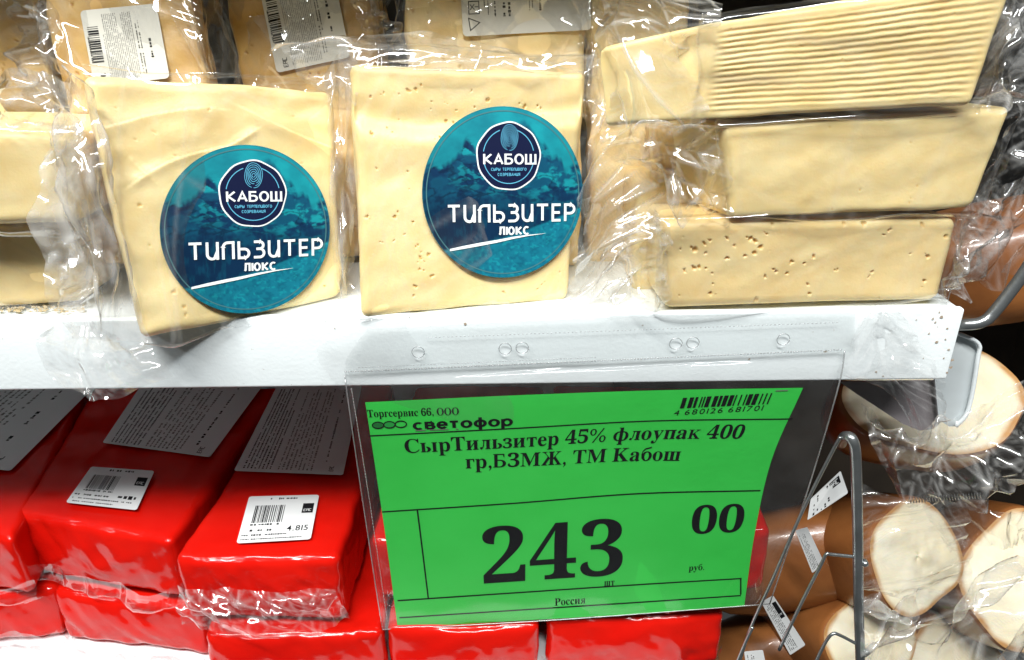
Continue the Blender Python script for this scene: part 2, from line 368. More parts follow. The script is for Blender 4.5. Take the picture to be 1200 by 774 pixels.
def serif(ch):
    """(pieces, advance) for a heavy roman Cyrillic face"""
    x = XH; k = x/CP; lb = .05
    look = {'С': 'C', 'р': 'p', 'Т': 'T', 'е': 'e', 'о': 'o', 'у': 'y', 'а': 'a', 'с': 'c', 'М': 'M', 'К': 'K', 'О': 'O', 'Р': 'P', 'х': 'x'}
    if ch in look: g = look[ch]; return fg(g), font_glyph(B(g))[2]+.05
    if ch.isdigit(): return fg(ch), font_glyph(B(ch))[2]+.05
    if ch == ' ': return [], .25
    if ch == ',': return [ring(.1, .05, .065, .065, 0, 0), poly((.16, .05), (.165, -.03), (.06, -.15), (.05, -.13), (.10, -.05))], .24
    if ch == '.': return [ring(.09, .06, .06, .06, 0, 0)], .22
    if ch == 'и': return stem(lb, x)+stem(lb+.29, x)+[poly((lb+.12, .06), (lb+.32, x-.12), (lb+.32, x-.05), (lb+.12, .13))], lb+.29+ST+.1
    if ch == 'п': return stem(lb, x)+stem(lb+.28, x)+[rect(lb, x-.05, lb+.4, x)], lb+.28+ST+.1
    if ch == 'н': return stem(lb, x)+stem(lb+.28, x)+[rect(lb, x/2-.025, lb+.4, x/2+.025)], lb+.28+ST+.1
    if ch == 'т': return stem(.17, x)+[rect(.02, x-.045, .46, x), poly((.02, x), (.02, x-.16), (.045, x-.16), (.08, x-.04)), poly((.46, x), (.40, x-.04), (.435, x-.16), (.46, x-.16))], .52
    if ch == 'г': return stem(lb, x)+[rect(lb, x-.045, .38, x), poly((.38, x), (.31, x-.04), (.355, x-.17), (.38, x-.17))], .42
    if ch == 'л': return stem(.29, x)+[rect(.12, x-.045, .36, x), poly((.17, x), (.215, x), (.185, .16), (.12, .02), (.06, -.005), (.05, .03), (.11, .08), (.145, .2)), ring(.065, .055, .055, .06, 0, 0)], .29+ST+.1
    if ch == 'ь': return stem(lb, x)+bowl(lb+.2, x*.58, .2), .48
    if ch == 'ы': return stem(lb, x)+bowl(lb+.2, x*.58, .19)+stem(.53, x), .78
    if ch == 'ш': return stem(lb, x)+stem(lb+.255, x)+stem(lb+.51, x)+[rect(lb, 0, lb+.6, .045)], lb+.51+ST+.1
    if ch == 'ф': return [rect(.29, -.2, .29+ST, .68), rect(.24, -.2, .48, -.165), rect(.24, .645, .40, .68),
                          ring(.26, x/2, .24, x/2+.01, .10, x/2-.04, math.pi/2-.3, 3*math.pi/2+.3), ring(.465, x/2, .24, x/2+.01, .10, x/2-.04, -math.pi/2-.3, math.pi/2+.3)], .76
    if ch == 'к': return fg('K', .72, k), font_glyph(B('K'))[2]*.72+.03
    if ch == 'в': return fg('B', .78, k), font_glyph(B('B'))[2]*.78+.05
    if ch == 'я': return fg('R', .72, k, True), font_glyph(B('R'))[2]*.72+.05
    if ch == 'з': return fg('3', .84, k), font_glyph(B('3'))[2]*.84+.05
    if ch == 'З': return fg('3', 1.08, 1.0), font_glyph(B('3'))[2]*1.08+.05
    if ch == 'Б': return stem(lb, CP)+[rect(lb, CP-.05, .50, CP), poly((.5, CP), (.43, CP-.04), (.47, CP-.18), (.5, CP-.18)), ring(lb+.25, .19, .27, .19, .12, .145, -math.pi/2, math.pi/2), rect(lb+.05, .335, lb+.25, .38), rect(lb+.05, 0, lb+.25, .045)], .64
    if ch == 'Ж':
        w = font_glyph(B('K'))[2]
        return fg('K', .78, 1, True)+fg('K', .78, 1, False, w*.78-.30*.78), w*.78*2-.30*.78+.04
    if ch == 'б': return [ring(.25, .235, .235, .245, .10, .2), poly((.03, .25), (.06, .45), (.17, .58), (.40, .64), (.42, .7), (.39, .72), (.36, .70), (.13, .64), (.03, .5), (0, .3))], .53
    if ch == '%': return [ring(.17, .52, .15, .17, .075, .13), ring(.62, .16, .15, .17, .075, .13), poly((.16, -.02), (.22, -.02), (.65, .7), (.59, .7))], .84
    return [], .3
def mono(ch, sw=.16, W_=.62):
    """monoline strokes on a unit-high cell"""
    q = lambda pts: [np.array(p, float) for p in pts]
    c = lambda cx, cy_, rx, ry, a0, a1, n=14: [(cx+rx*math.cos(math.radians(t)), cy_+ry*math.sin(math.radians(t))) for t in np.linspace(a0, a1, n)]
    G = {
     'Т': ([[(-.02, 1), (.72, 1)], [(.35, 1), (.35, 0)]], .70),
     'И': ([[(0, 1.06), (0, .35)]+c(.28, .30, .28, .30, 180, 300, 8)+[(.6, .5)], [(.6, 1.06), (.6, -.06)]], .60),
     'Л': ([[(0, -.06), (0, .70)]+c(.28, .70, .28, .30, 180, 90, 8)+[(.6, 1), (.6, -.06)]], .60),
     'Ь': ([[(0, 1.06), (0, 0), (.33, 0)]+c(.33, .28, .27, .28, -90, 90, 10)+[(.0, .56)]], .60),
     'З': ([[(-.02, 1), (.33, 1)]+c(.33, .77, .22, .23, 90, -90, 10)+[(.12, .54)], c(.33, .27, .26, .27, 90, -90, 10)+[(-.04, 0)]], .58),
     'Е': ([[(.52, 1), (0, 1), (0, 0), (.52, 0)], [(0, .5), (.47, .5)]], .50),
     'Р': ([[(0, -.06), (0, 1), (.32, 1)]+c(.32, .72, .28, .28, 90, -90, 10)+[(0, .44)]], .60),
     'ю': ([[(0, 1.06), (0, -.06)], [(0, .5), (.25, .5)], c(.58, .5, .31, .5, 0, 360, 24)], .90),
     'к': ([[(0, 1.06), (0, -.06)], [(.6, 1.02), (.12, .5), (.62, -.02)]], .60),
     'с': ([c(.34, .5, .34, .5, 50, 310, 20)], .62),
     'л': ([[(-.02, 0), (.1, .1), (.14, 1), (.58, 1), (.58, -.06)]], .58),
     'в': ([[(0, 0), (0, 1), (.35, 1)]+c(.35, .76, .2, .24, 90, -90, 8)+[(0, .52)], [(.3, .52)]+c(.38, .26, .24, .26, 90, -90, 8)+[(0, 0)]], .60),
     'е': ([[(.06, .5), (.64, .5)]+c(.34, .5, .34, .5, 20, 320, 20)], .64),
     'т': ([[(-.05, 1), (.65, 1)], [(.3, 1), (.3, -.06)]], .60),
     'о': ([c(.36, .5, .36, .5, 0, 360, 26)], .72),
     'ф': ([c(.42, .5, .42, .5, 0, 360, 26), [(.42, 1.5), (.42, -.5)]], .84),
     'р': ([[(0, 1.06), (0, -.5)], c(.36, .5, .36, .5, 160, -160, 20)], .70),
     'Ы': ([[(0, 1), (0, 0), (.25, 0)]+c(.25, .28, .2, .28, -90, 90, 8)+[(0, .56)], [(.7, 1), (.7, 0)]], .70),
     'П': ([[(0, 0), (0, 1), (.58, 1), (.58, 0)]], .58), 'В': None, 'Г': ([[(0, 0), (0, 1), (.5, 1)]], .48),
     'Б': ([[(.56, 1), (0, 1), (0, 0), (.3, 0)]+c(.33, .29, .27, .29, -90, 90, 8)+[(0, .58)]], .60),
     'Ш': ([[(0, 1.06), (0, 0), (.86, 0), (.86, 1.06)], [(.43, 1.06), (.43, 0)]], .86),
     'К': ([[(0, 1.06), (0, -.06)], [(.62, 1.03), (.10, .5), (.66, -.03)]], .64),
     'О': ([c(.34, .5, .34, .5, 0, 360, 20)], .68), 'Н': ([[(0, 0), (0, 1)], [(0, .5), (.58, .5)], [(.58, 0), (.58, 1)]], .58),
     'А': ([[(-.02, -.04), (.34, 1.0), (.70, -.04)], [(.14, .30), (.54, .30)]], .68), 'Я': ([[(.55, 0), (.55, 1), (.2, 1), (0, .8), (.2, .5), (.55, .5)], [(.25, .5), (0, 0)]], .55),
     'С': ([c(.34, .5, .34, .5, 50, 310, 20)], .62), ' ': ([], .4), 'Д': None,
    }
    G['В'] = G['в']
    g = G.get(ch) or G['О']
    out = []
    for pl in g[0]: out.append(stroke(np.array(pl, float), sw))
    return out, g[1]
def stroke(P, w):
    n = len(P); closed = np.allclose(P[0], P[-1], atol=1e-6) and n > 3
    L = []; R = []
    for i in range(n):
        if closed:
            a = P[(i-1) % (n-1)] if i not in (0, n-1) else P[n-2]; b = P[i+1] if i < n-1 else P[1]
            d1 = P[i]-a; d2 = b-P[i]
        else:
            d1 = P[i]-P[i-1] if i else P[1]-P[0]; d2 = P[i+1]-P[i] if i < n-1 else P[i]-P[i-1]
        d1 = d1/(np.linalg.norm(d1)+1e-9); d2 = d2/(np.linalg.norm(d2)+1e-9)
        t = d1+d2; t = t/(np.linalg.norm(t)+1e-9); nn = np.array([-t[1], t[0]])
        s = 1/max(.45, float(np.dot(nn, np.array([-d1[1], d1[0]]))))
        L.append(P[i]+nn*w/2*s); R.append(P[i]-nn*w/2*s)
    return (np.array(L+R), [(i, i+1, n+i+1, n+i)[::-1] for i in range(n-1)])
def typeset(s, kind='serif', sw=.16, gap=.0, offset=0.0):
    """-> list of (V2, faces) laid on baseline from x=0, and width"""
    x = 0; out = []; g_ = gap
    for ch in s:
        if kind == 'serif': pcs, adv = serif(ch)
        elif kind == 'mono': pcs, adv = mono(ch, sw); adv += sw+g_
        else:
            if ch == ' ': pcs, adv = [], .28
            else: V, Fc, w = font_glyph(ch, offset); pcs, adv = [(V, Fc)], w+.08+g_
        for V, Fc in pcs: out.append((np.asarray(V, float)+np.array([x, 0]), Fc))
        x += adv
    return out, x
def place(pcs, fn, mb, step=.00001, base=0):
    """map 2D pieces through fn(x,y,lift)"""
    for i, (V, Fc) in enumerate(pcs):
        mb.add(np.array([fn(p[0], p[1], base+i % 7*step) for p in V]), Fc)
def flat_frame(o, ux, uy):
    n = nrm(np.cross(ux, uy))
    return lambda x, y, l=0: o+ux*x+uy*y+n*l

# ------------------------------------------------------------------ blocks
def axis_nodes(L, step, r):
    n = max(2, int(round((L-2*r)/step))); mid = np.linspace(r, L-r, n+1)
    a = r*(1-np.cos(np.linspace(0, math.pi/2, 6)))
    return np.concatenate([a[:-1], mid, L-a[::-1][1:]])
def block(front, back, step, r, dstep=.004, fdisp=None, rough=.0006, seed=0):
    """rounded hexahedron. front/back = [TL,TR,BR,BL]. returns V, F, pit"""
    f = [np.asarray(p, float) for p in front]; b = [np.asarray(p, float) for p in back]
    Lx = (np.linalg.norm(f[1]-f[0])+np.linalg.norm(f[2]-f[3]))/2; Ly = (np.linalg.norm(f[3]-f[0])+np.linalg.norm(f[2]-f[1]))/2
    Lz = np.mean([np.linalg.norm(f[i]-b[i]) for i in range(4)])
    X = axis_nodes(Lx, step, r); Y = axis_nodes(Ly, step, r); Z = axis_nodes(Lz, max(step, dstep), r)
    D = np.array([Lx, Ly, Lz]); Vs = []; Fs = []; Ps = []; base = 0
    n_front = nrm(np.cross(f[1]-f[0], f[0]-f[3]))
    for (ax, va) in ((2, 0), (2, 1), (0, 0), (0, 1), (1, 0), (1, 1)):
        o = [i for i in range(3) if i != ax]; A = [X, Y, Z]
        g1, g2 = np.meshgrid(A[o[0]], A[o[1]], indexing='ij'); Q = np.zeros(g1.shape+(3,))
        Q[..., o[0]] = g1; Q[..., o[1]] = g2; Q[..., ax] = va*D[ax]
        c = np.clip(Q, r, D-r); d = Q-c; nn = d/(np.linalg.norm(d, axis=-1)[..., None]+1e-12)
        P = c+nn*r; t = P/D; u, v, w = t[..., 0:1], t[..., 1:2], t[..., 2:3]
        fr = (f[0]*(1-u)+f[1]*u)*(1-v)+(f[3]*(1-u)+f[2]*u)*v
        bk = (b[0]*(1-u)+b[1]*u)*(1-v)+(b[3]*(1-u)+b[2]*u)*v
        Wp = fr*(1-w)+bk*w
        # gentle hand-cut unevenness, same function of position on every face
        s = 45
        e = np.stack([fbm(Wp[..., 1]*s+Wp[..., 2]*s*.7, Wp[..., 2]*s-Wp[..., 0]*s*.6, seed+k, 2)-.5 for k in range(3)], -1)
        Wp = Wp+e*rough*4
        pit = np.zeros(g1.shape)
        if fdisp is not None:
            dd, pit = fdisp(t[..., 0]*Lx, t[..., 1]*Ly, Lx, Ly)
            wgt = np.clip(1-t[..., 2]*Lz/.0035, 0, 1)
            edge = np.clip(np.minimum.reduce([Q[..., 0], Q[..., 1], Lx-Q[..., 0], Ly-Q[..., 1]])/.002, 0, 1)
            Wp = Wp+n_front*(dd*wgt*edge)[..., None]; pit = pit*wgt*edge
        i = np.arange(g1.size).reshape(g1.shape)+base
        q = np.stack([i[:-1, :-1], i[1:, :-1], i[1:, 1:], i[:-1, 1:]], -1).reshape(-1, 4)
        flip = {(2, 0): True, (2, 1): False, (0, 0): True, (0, 1): False, (1, 0): False, (1, 1): True}[(ax, va)]
        if not flip: q = q[:, ::-1]
        Vs.append(Wp.reshape(-1, 3)); Fs.append(q); Ps.append(pit.ravel()); base += g1.size
    V = np.vstack(Vs); Fc = np.vstack(Fs); Pt = np.concatenate(Ps)
    key = np.round(V*2e5).astype(np.int64)
    _, idx, inv = np.unique(key, axis=0, return_index=True, return_inverse=True)
    return V[idx], inv.reshape(-1)[Fc], Pt[idx]
def pits_disp(n, seed, rmin=.0006, rmax=.0017, depth=.0013, wav=.0008, lines=0, region=(0, 1, 0, 1), clusters=0, wseed=3, band=0):
    r = np.random.RandomState(seed); L = []
    def f(x, y, Lx, Ly):
        nonlocal L
        if not L:
            for i in range(n):
                cx = r.uniform(region[0]+.03, region[1]-.03)*Lx; cy_ = r.uniform(region[2]+.05, region[3]-.05)*Ly
                L.append((cx, cy_, math.exp(r.uniform(math.log(rmin), math.log(rmax))), r.uniform(.5, 1.3), r.uniform(0, 3.14)))
                if r.uniform() < .3: L.append((cx+r.normal()*.0018, cy_+r.normal()*.0018, r.uniform(rmin, rmax*.8), r.uniform(.4, 1.2), r.uniform(0, 3.14)))
            L.append(None)
        d = (fbm(x*28, y*42, wseed, 3)-.5)*wav*2
        d = d+(fbm(x*260, y*260, wseed+5, 2)-.5)*.00012
        if band:
            d = d-np.exp(-((y-.021-.004*np.sin(x*40))/.006)**2)*band+np.exp(-((y-.030-.004*np.sin(x*40))/.006)**2)*band*.6
        pit = np.zeros_like(x)
        wx = (vnoise(x*900, y*900, 5)-.5)*.0011; wy = (vnoise(x*900, y*900, 6)-.5)*.0011
        for q in L:
            if q is None: continue
            cx, cy_, rr, asp, an = q
            if abs(cx-x).min() > rr*3: continue
            dx = x-cx+wx; dy = y-cy_+wy; a = dx*math.cos(an)+dy*math.sin(an); b = -dx*math.sin(an)+dy*math.cos(an)
            rad = np.sqrt((a/rr)**2+(b/(rr*asp))**2)
            m = np.clip((1.2-rad)/.6, 0, 1); pit = np.maximum(pit, m*m*(3-2*m))
        d = d-pit*depth
        if lines:
            yy = y+(fbm(x*14, y*2, 8, 2)-.5)*.0014+ (vnoise(x*260, y*900, 9)-.5)*.0004
            m = np.clip((x/Lx-.02)/.05, 0, 1)*np.clip((.985-x/Lx)/.05, 0, 1)*np.clip(y/Ly/.06-.6, 0, 1)*np.clip((.97-y/Ly)/.06, 0, 1)
            rb = .5+.5*np.cos(yy/Ly*lines*2*math.pi)
            d = d-(rb**1.5)*.00050*m*(.7+.6*vnoise(x*25, y*60, 91)); pit = np.maximum(pit, (rb**2)*.42*m)
        return d, pit
    return f
def face_plane(pl, pr, z=0.0, lean=15.0, y=None):
    """plane through the bottom edge seen at pixels pl, pr"""
    A = PZ(*pl, z) if y is None else PY(*pl, y); Bq = PZ(*pr, z) if y is None else PY(*pr, y)
    e = Bq-A; e[2] = 0; e = nrm(e); Z = np.array([0, 0, 1.0]); bk = np.cross(Z, e); l = math.radians(lean)
    d = Z*math.cos(l)+bk*math.sin(l); return A, nrm(np.cross(e, d)), e, d
def on_face(fp, px, py, off=0.0):
    A, n = fp[0], fp[1]; return on_plane(px, py, A+n*off, n)
def quad(fp, pts, off=0): return [on_face(fp, x, y, off) for x, y in pts]
def ctrl(fp, rows): return np.array([[on_face(fp, *c) for c in r] for r in rows])

# ================================================================== SETTING: shelf unit
ZL = PY(600, 451, 0)[2]                        # bottom of the lip
XR = PY(1120, 400, 0)[0]                       # right end of the shelf
XL = -.62; YB = .46
def boxm(mb, a, b):
    x0, y0, z0 = a; x1, y1, z1 = b
    V = [(x0, y0, z0), (x1, y0, z0), (x1, y1, z0), (x0, y1, z0), (x0, y0, z1), (x1, y0, z1), (x1, y1, z1), (x0, y1, z1)]
    mb.add(V, [(0, 3, 2, 1), (4, 5, 6, 7), (0, 1, 5, 4), (1, 2, 6, 5), (2, 3, 7, 6), (3, 0, 4, 7)])
def extrude_profile(prof, x0, x1, thick_n=40):
    """profile list of (y,z), swept along x; returns verts, faces"""
    xs = np.linspace(x0, x1, thick_n); P = np.array([[(x, y, z) for (y, z) in prof] for x in xs])
    return grid_mesh(P, True)
def rounded(prof, r, n=5):
    out = []; m = len(prof)
    for i in range(m):
        p = np.array(prof[i], float); a = np.array(prof[i-1], float); b = np.array(prof[(i+1) % m], float)
        u = nrm(a-p); v = nrm(b-p); rr = min(r, np.linalg.norm(a-p)*.4, np.linalg.norm(b-p)*.4)
        s = p+u*rr; e = p+v*rr
        for t in np.linspace(0, 1, n): out.append(tuple((1-t)**2*s+2*t*(1-t)*p+t*t*e))
    return out
shelf = root('store_shelf', (0, .2, ZL), 'white enamelled metal shelf with a deep front lip holding the Tilsiter cheeses', 'shelf')
# folded sheet: flat top, raised bead behind the lip, front lip, return flange
prof = rounded([(YB, -.0012), (YB, -.0022), (.0042, -.0022), (.0012, -.0052), (.0012, ZL+.0012), (.012, ZL+.0012), (.012, ZL), (0, ZL), (0, 0), (.004, .0), (.0065, -.0012)], .0014)
V, Fc = extrude_profile(prof, XL, XR)
Fc = [tuple(f) for f in Fc]; n_ = len(prof)
Fc += [tuple(range(n_)), tuple(range(len(V)-n_, len(V)))[::-1]]
mk('shelf_panel', V, Fc, M_ENAMEL, shelf)
mb = MB()   # end plate folded at the right, seen edge-on
boxm(mb, (XR-.0014, .0015, ZL+.0008), (XR-.0002, .30, -.0030))
mb.build('end_flange', M_ENAMEL, shelf, smooth=False)
rs = MB(); rr_ = np.random.RandomState(4)
for px, py, s in [(1103, 372, 3), (1096, 378, 2), (1110, 385, 2), (1089, 391, 2), (1098, 401, 3), (1108, 398, 1.6), (1112, 410, 2.5), (1116, 422, 3), (1114, 431, 3.2), (1110, 437, 2), (1027, 436, 2), (1093, 374, 2.2), (1101, 366, 2), (1035, 441, 1.5), (1106, 420, 1.6), (878, 421, 1.8), (650, 366, 1.2), (545, 380, 2.6), (480, 372, 1.4), (392, 385, 1.2), (262, 377, 1.2), (1082, 420, 1.3), (1074, 375, 1.4)]:
    c = PY(px, py, -.0003); a = np.linspace(0, 2*math.pi, 11, endpoint=False); R = s/3300*rr_.uniform(.5, 1.2, 11)
    rs.add([c+np.array([R[i]*math.cos(a[i]), 0, R[i]*math.sin(a[i])]) for i in range(11)], [tuple(range(11))])
rs.build('rust_spots', M_RUST, shelf, smooth=False, kind='stuff')

mb = MB(); boxm(mb, (-.9, YB, -.5), (.9, YB+.01, .42)); mb.build('back_panel', M_DARK, smooth=False, kind='structure')
up = root('shade_shelf', (0, .2, .30), 'unseen white shelf added above the cheeses to shade the back row', 'shelf')  # out of view, added to block lamp light and dim the back row
mb = MB(); boxm(mb, (-.75, -.032, .300), (.66, YB-.002, .312)); mb.build('shelf_panel', M_ENAMEL, up, smooth=False)
ZT, LH, ZT2 = -.170, .049, -.224
ZS = -.269
low = root('lower_shelf', (0, .2, ZS-.01), 'white lower shelf surface under the stacked red loaves at bottom left', 'shelf')
mb = MB(); boxm(mb, (-.75, -.022, ZS-.012), (PZ(800, 760, ZS)[0], YB-.002, ZS)); mb.build('shelf_panel', M_ENAMEL, low, smooth=False)
# divider behind the basket at the right
mb = MB(); boxm(mb, (.60, .05, -.5), (.61, YB, .42)); mb.build('side_panel', M_DARK, smooth=False, kind='structure')
# bracket at the right end
br = root('shelf_bracket', (XR, .03, ZL), 'folded white metal shelf bracket sticking out past the right end of the lip', 'bracket')
yb = .022
bp = [(1100, 385), (1133, 395), (1142, 397), (1148, 404), (1148, 412), (1135, 480), (1130, 492), (1120, 500), (1112, 500), (1100, 492), (1095, 440)]
Vf = [PY(x, y, yb) for x, y in bp]; Vk = [p+np.array([0, .0016, 0]) for p in Vf]; n_ = len(bp)
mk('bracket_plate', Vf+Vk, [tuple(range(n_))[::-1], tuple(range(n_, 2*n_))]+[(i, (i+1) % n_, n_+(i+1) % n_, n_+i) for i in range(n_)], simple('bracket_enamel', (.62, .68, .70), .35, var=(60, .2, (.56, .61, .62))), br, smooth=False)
mk('bracket_edge', *tube(spline([PY(1106, 386, yb-.002), PY(1133, 395, yb-.002), PY(1147, 404, yb-.002), PY(1146, 420, yb-.002), PY(1135, 480, yb-.002), PY(1120, 500, yb-.002)], 40), .0011), M_ENAMEL, br)

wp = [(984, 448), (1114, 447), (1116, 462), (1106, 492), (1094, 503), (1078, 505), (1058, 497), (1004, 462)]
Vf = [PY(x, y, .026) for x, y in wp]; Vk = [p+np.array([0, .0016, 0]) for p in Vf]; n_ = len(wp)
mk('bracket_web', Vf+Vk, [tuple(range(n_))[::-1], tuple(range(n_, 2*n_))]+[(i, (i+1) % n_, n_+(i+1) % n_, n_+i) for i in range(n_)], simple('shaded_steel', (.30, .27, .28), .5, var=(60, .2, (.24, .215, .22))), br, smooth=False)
# ================================================================== STICKER
def sticker(parent, fp, cx, cy_, rx, ry, rot, off, seed):
    A, n = fp[0], fp[1]
    c = on_face(fp, cx, cy_, off)
    ux = on_face(fp, cx+rx*math.cos(rot), cy_-ry*math.sin(rot), off)-c
    uy = on_face(fp, cx-rx*math.sin(rot), cy_-ry*math.cos(rot), off)-c
    def fn(x, y, l=0):
        w = .0006*(math.sin(x*3+seed)*.5+math.cos(y*2.3-seed)*.5)
        return c+ux*x+uy*y+n*(l+w)
    # disc with printed scene
    nr, na = 110, 420
    R = np.linspace(0.0005, 1, nr)[:, None]*np.ones((1, na)); T = np.linspace(0, 2*math.pi, na, endpoint=False)[None, :]*np.ones((nr, 1))
    X = R*np.cos(T); Y = R*np.sin(T)
    w = .0006*(np.sin(X*3+seed)*.5+np.cos(Y*2.3-seed)*.5)
    P = c+ux*X[..., None]+uy*Y[..., None]+n*w[..., None]
    def lerp(a, b, t): return a+(b-a)*t[..., None]
    teal = np.array([.008, .27, .32]); sky = np.array([.006, .185, .245]); deep = np.array([.003, .030, .085]); mid = np.array([.004, .075, .145]); ink = np.array([.002, .012, .04])
    f1 = fbm(X*5+3, Y*7+2, 11, 5); f2 = 1-np.abs(fbm(X*3.2+Y*2.6+.6*f1, Y*6.5-X*2.0, 23, 6)*2-1)*1.25; f3 = fbm(X*26, Y*30, 31, 3)
    colr = lerp(sky*np.ones(3), teal*.9, np.clip(f1*1.6-.3, 0, 1))
    ridge = .55+.18*np.sin(X*4.1+1)+.16*(fbm(X*4, X*0+1, 5, 4)-.5)*4-.35*np.abs(X+.05)*0
    below = np.clip((ridge-Y)*14, 0, 1)
    rid = f2
    mt = lerp(mid*np.ones(3), deep, np.clip((f1-.42)*6, 0, 1))
    mt = lerp(mt, teal*1.05, np.clip((fbm(X*7+Y*9, Y*12-X*3, 29, 5)-.52)*14, 0, 1)*np.clip(1.0-np.abs(Y-.38+.25*X)*1.7, 0, 1)*np.clip((f2-.35)*3, 0, 1))
    mt = lerp(mt, ink, np.clip((rid-.86)*9, 0, 1)*.7)
    colr = lerp(colr, mt, below)
    low_ = np.clip((.02-Y+.1*(f1-.5)*4)*5, 0, 1)                # dark forest band
    trees = lerp(deep*.8*np.ones(3), mid*.8, np.clip((fbm(X*34, Y*9, 41, 3)-.5)*3, 0, .7))
    colr = lerp(colr, trees, low_)
    hill = np.clip(((-.58+.26*(X+.3)+.10*X*X)-Y)*40, 0, 1)
    hc = lerp(np.array([.006, .17, .25])*np.ones(3), np.array([.003, .085, .16]), np.clip((f3-.45)*2, 0, .6))
    hc = lerp(hc, teal*1.1, np.clip((fbm(X*22, Y*30, 77, 3)-.60)*5, 0, .6))
    colr = lerp(colr, hc, hill)
    colr = lerp(colr, sky*.75, np.clip((R-.985)*120, 0, 1)*.6)
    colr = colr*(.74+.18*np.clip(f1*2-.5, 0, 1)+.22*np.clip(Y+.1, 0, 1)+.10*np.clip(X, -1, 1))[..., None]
    V, Fc = grid_mesh(P, True)
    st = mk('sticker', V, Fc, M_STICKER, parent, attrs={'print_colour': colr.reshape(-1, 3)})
    b0 = .00012
    mb = MB(); place([ring(0, 0, .955, .955, .942, .942, n=120)], fn, mb, base=b0); mb.build('border_line', M_RINGLINE, st, smooth=False)
    # emblem
    ex, ey, er = .055, .43, .40
    t = np.linspace(0, 2*math.pi, 120, endpoint=False); wob = 1+.010*np.sin(t*9+1)+.008*np.sin(t*5)
    def blob(k): return (np.stack([ex+er*k*wob*np.cos(t), ey+er*k*wob*np.sin(t)*.99], -1), [tuple(range(120))])
    mb = MB(); place([blob(1)], fn, mb, base=b0); mb.build('emblem_rim', M_WPRINT, st, smooth=False)
    mb = MB(); place([blob(.955)], fn, mb, base=b0*1.8); mb.build('emblem', M_NAVY, st, smooth=False)
    mb = MB()
    place([ring(ex, ey, er*.80, er*.80, er*.775, er*.775, math.radians(a), math.radians(b), 30) for a, b in ((12, 70), (110, 170), (192, 348))], fn, mb, base=b0*2.6)
    # fingerprint: nested whorl lines
    fx, fy = ex+.01, ey+.225
    mb2 = MB(); pcs = []
    for k in range(1, 7):
        a = .0175*k; b = .0245*k; t2 = np.linspace(math.radians(-60-14*k % 50), math.radians(240+9*k % 40), 26)
        pts = np.array([(fx+a*math.cos(q)+.004*math.sin(3*q+k), fy-.01+b*math.sin(q)) for q in t2])
        pcs.append(stroke(pts, .0065))
    place(pcs, fn, mb2, base=b0*2.6)
    mb2.build('fingerprint_mark', M_CYAN, st, smooth=False)
    mb.build('emblem_ring', M_CYAN, st, smooth=False)
    def line(s, kind, cxx, yb_, width, height, m, name, capf=1.0, **k):
        pcs, w = typeset(s, kind, **k)
        allv = np.vstack([p[0] for p in pcs]); x0, x1 = allv[:, 0].min(), allv[:, 0].max()
        sx = width/(x1-x0); sy = height/capf
        g = MB(); place([(np.stack([(p[0][:, 0]-x0)*sx+cxx-width/2, p[0][:, 1]*sy+yb_], -1), p[1]) for p in pcs], fn, g, base=b0*3); g.build(name, m, st, smooth=False)
    line('КАБОШ', 'mono', ex+.015, .345, .66, .105, M_WPRINT, 'brand_lettering', sw=.19, gap=.10)
    line('СЫРЫ ТЕРПЕЛИВОГО', 'mono', ex, .265, .44, .030, M_CYAN, 'small_lettering', sw=.2, gap=.12)
    line('СОЗРЕВАНИЯ', 'mono', ex, .205, .28, .030, M_CYAN, 'small_lettering', sw=.2, gap=.12)
    line('ТИЛЬЗИТЕР', 'mono', .105, -.325, 1.60, .185, M_WPRINT, 'title_lettering', sw=.165, gap=.17)
    line('люкс', 'mono', .115, -.482, .38, .083, M_WPRINT, 'grade_lettering', sw=.25, gap=.10)
    q = [(-.68, -.655), (-.5, -.625), (-.3, -.592), (-.1, -.562), (.1, -.527), (.3, -.50), (.45, -.485), (.52, -.475)]
    wv = [.030, .034, .03, .026, .026, .020, .010, .002]
    V2 = [(x, y+w_/2+.004*math.sin(i*7)) for i, ((x, y), w_) in enumerate(zip(q, wv))]+[(x, y-w_/2+.004*math.cos(i*5)) for i, ((x, y), w_) in enumerate(zip(q, wv))]
    g = MB(); place([(np.array(V2), [(i, i+1, 8+i+1, 8+i)[::-1] for i in range(7)])], fn, g, base=b0*3); g.build('brush_stroke', M_WPRINT, st, smooth=False)
    return st

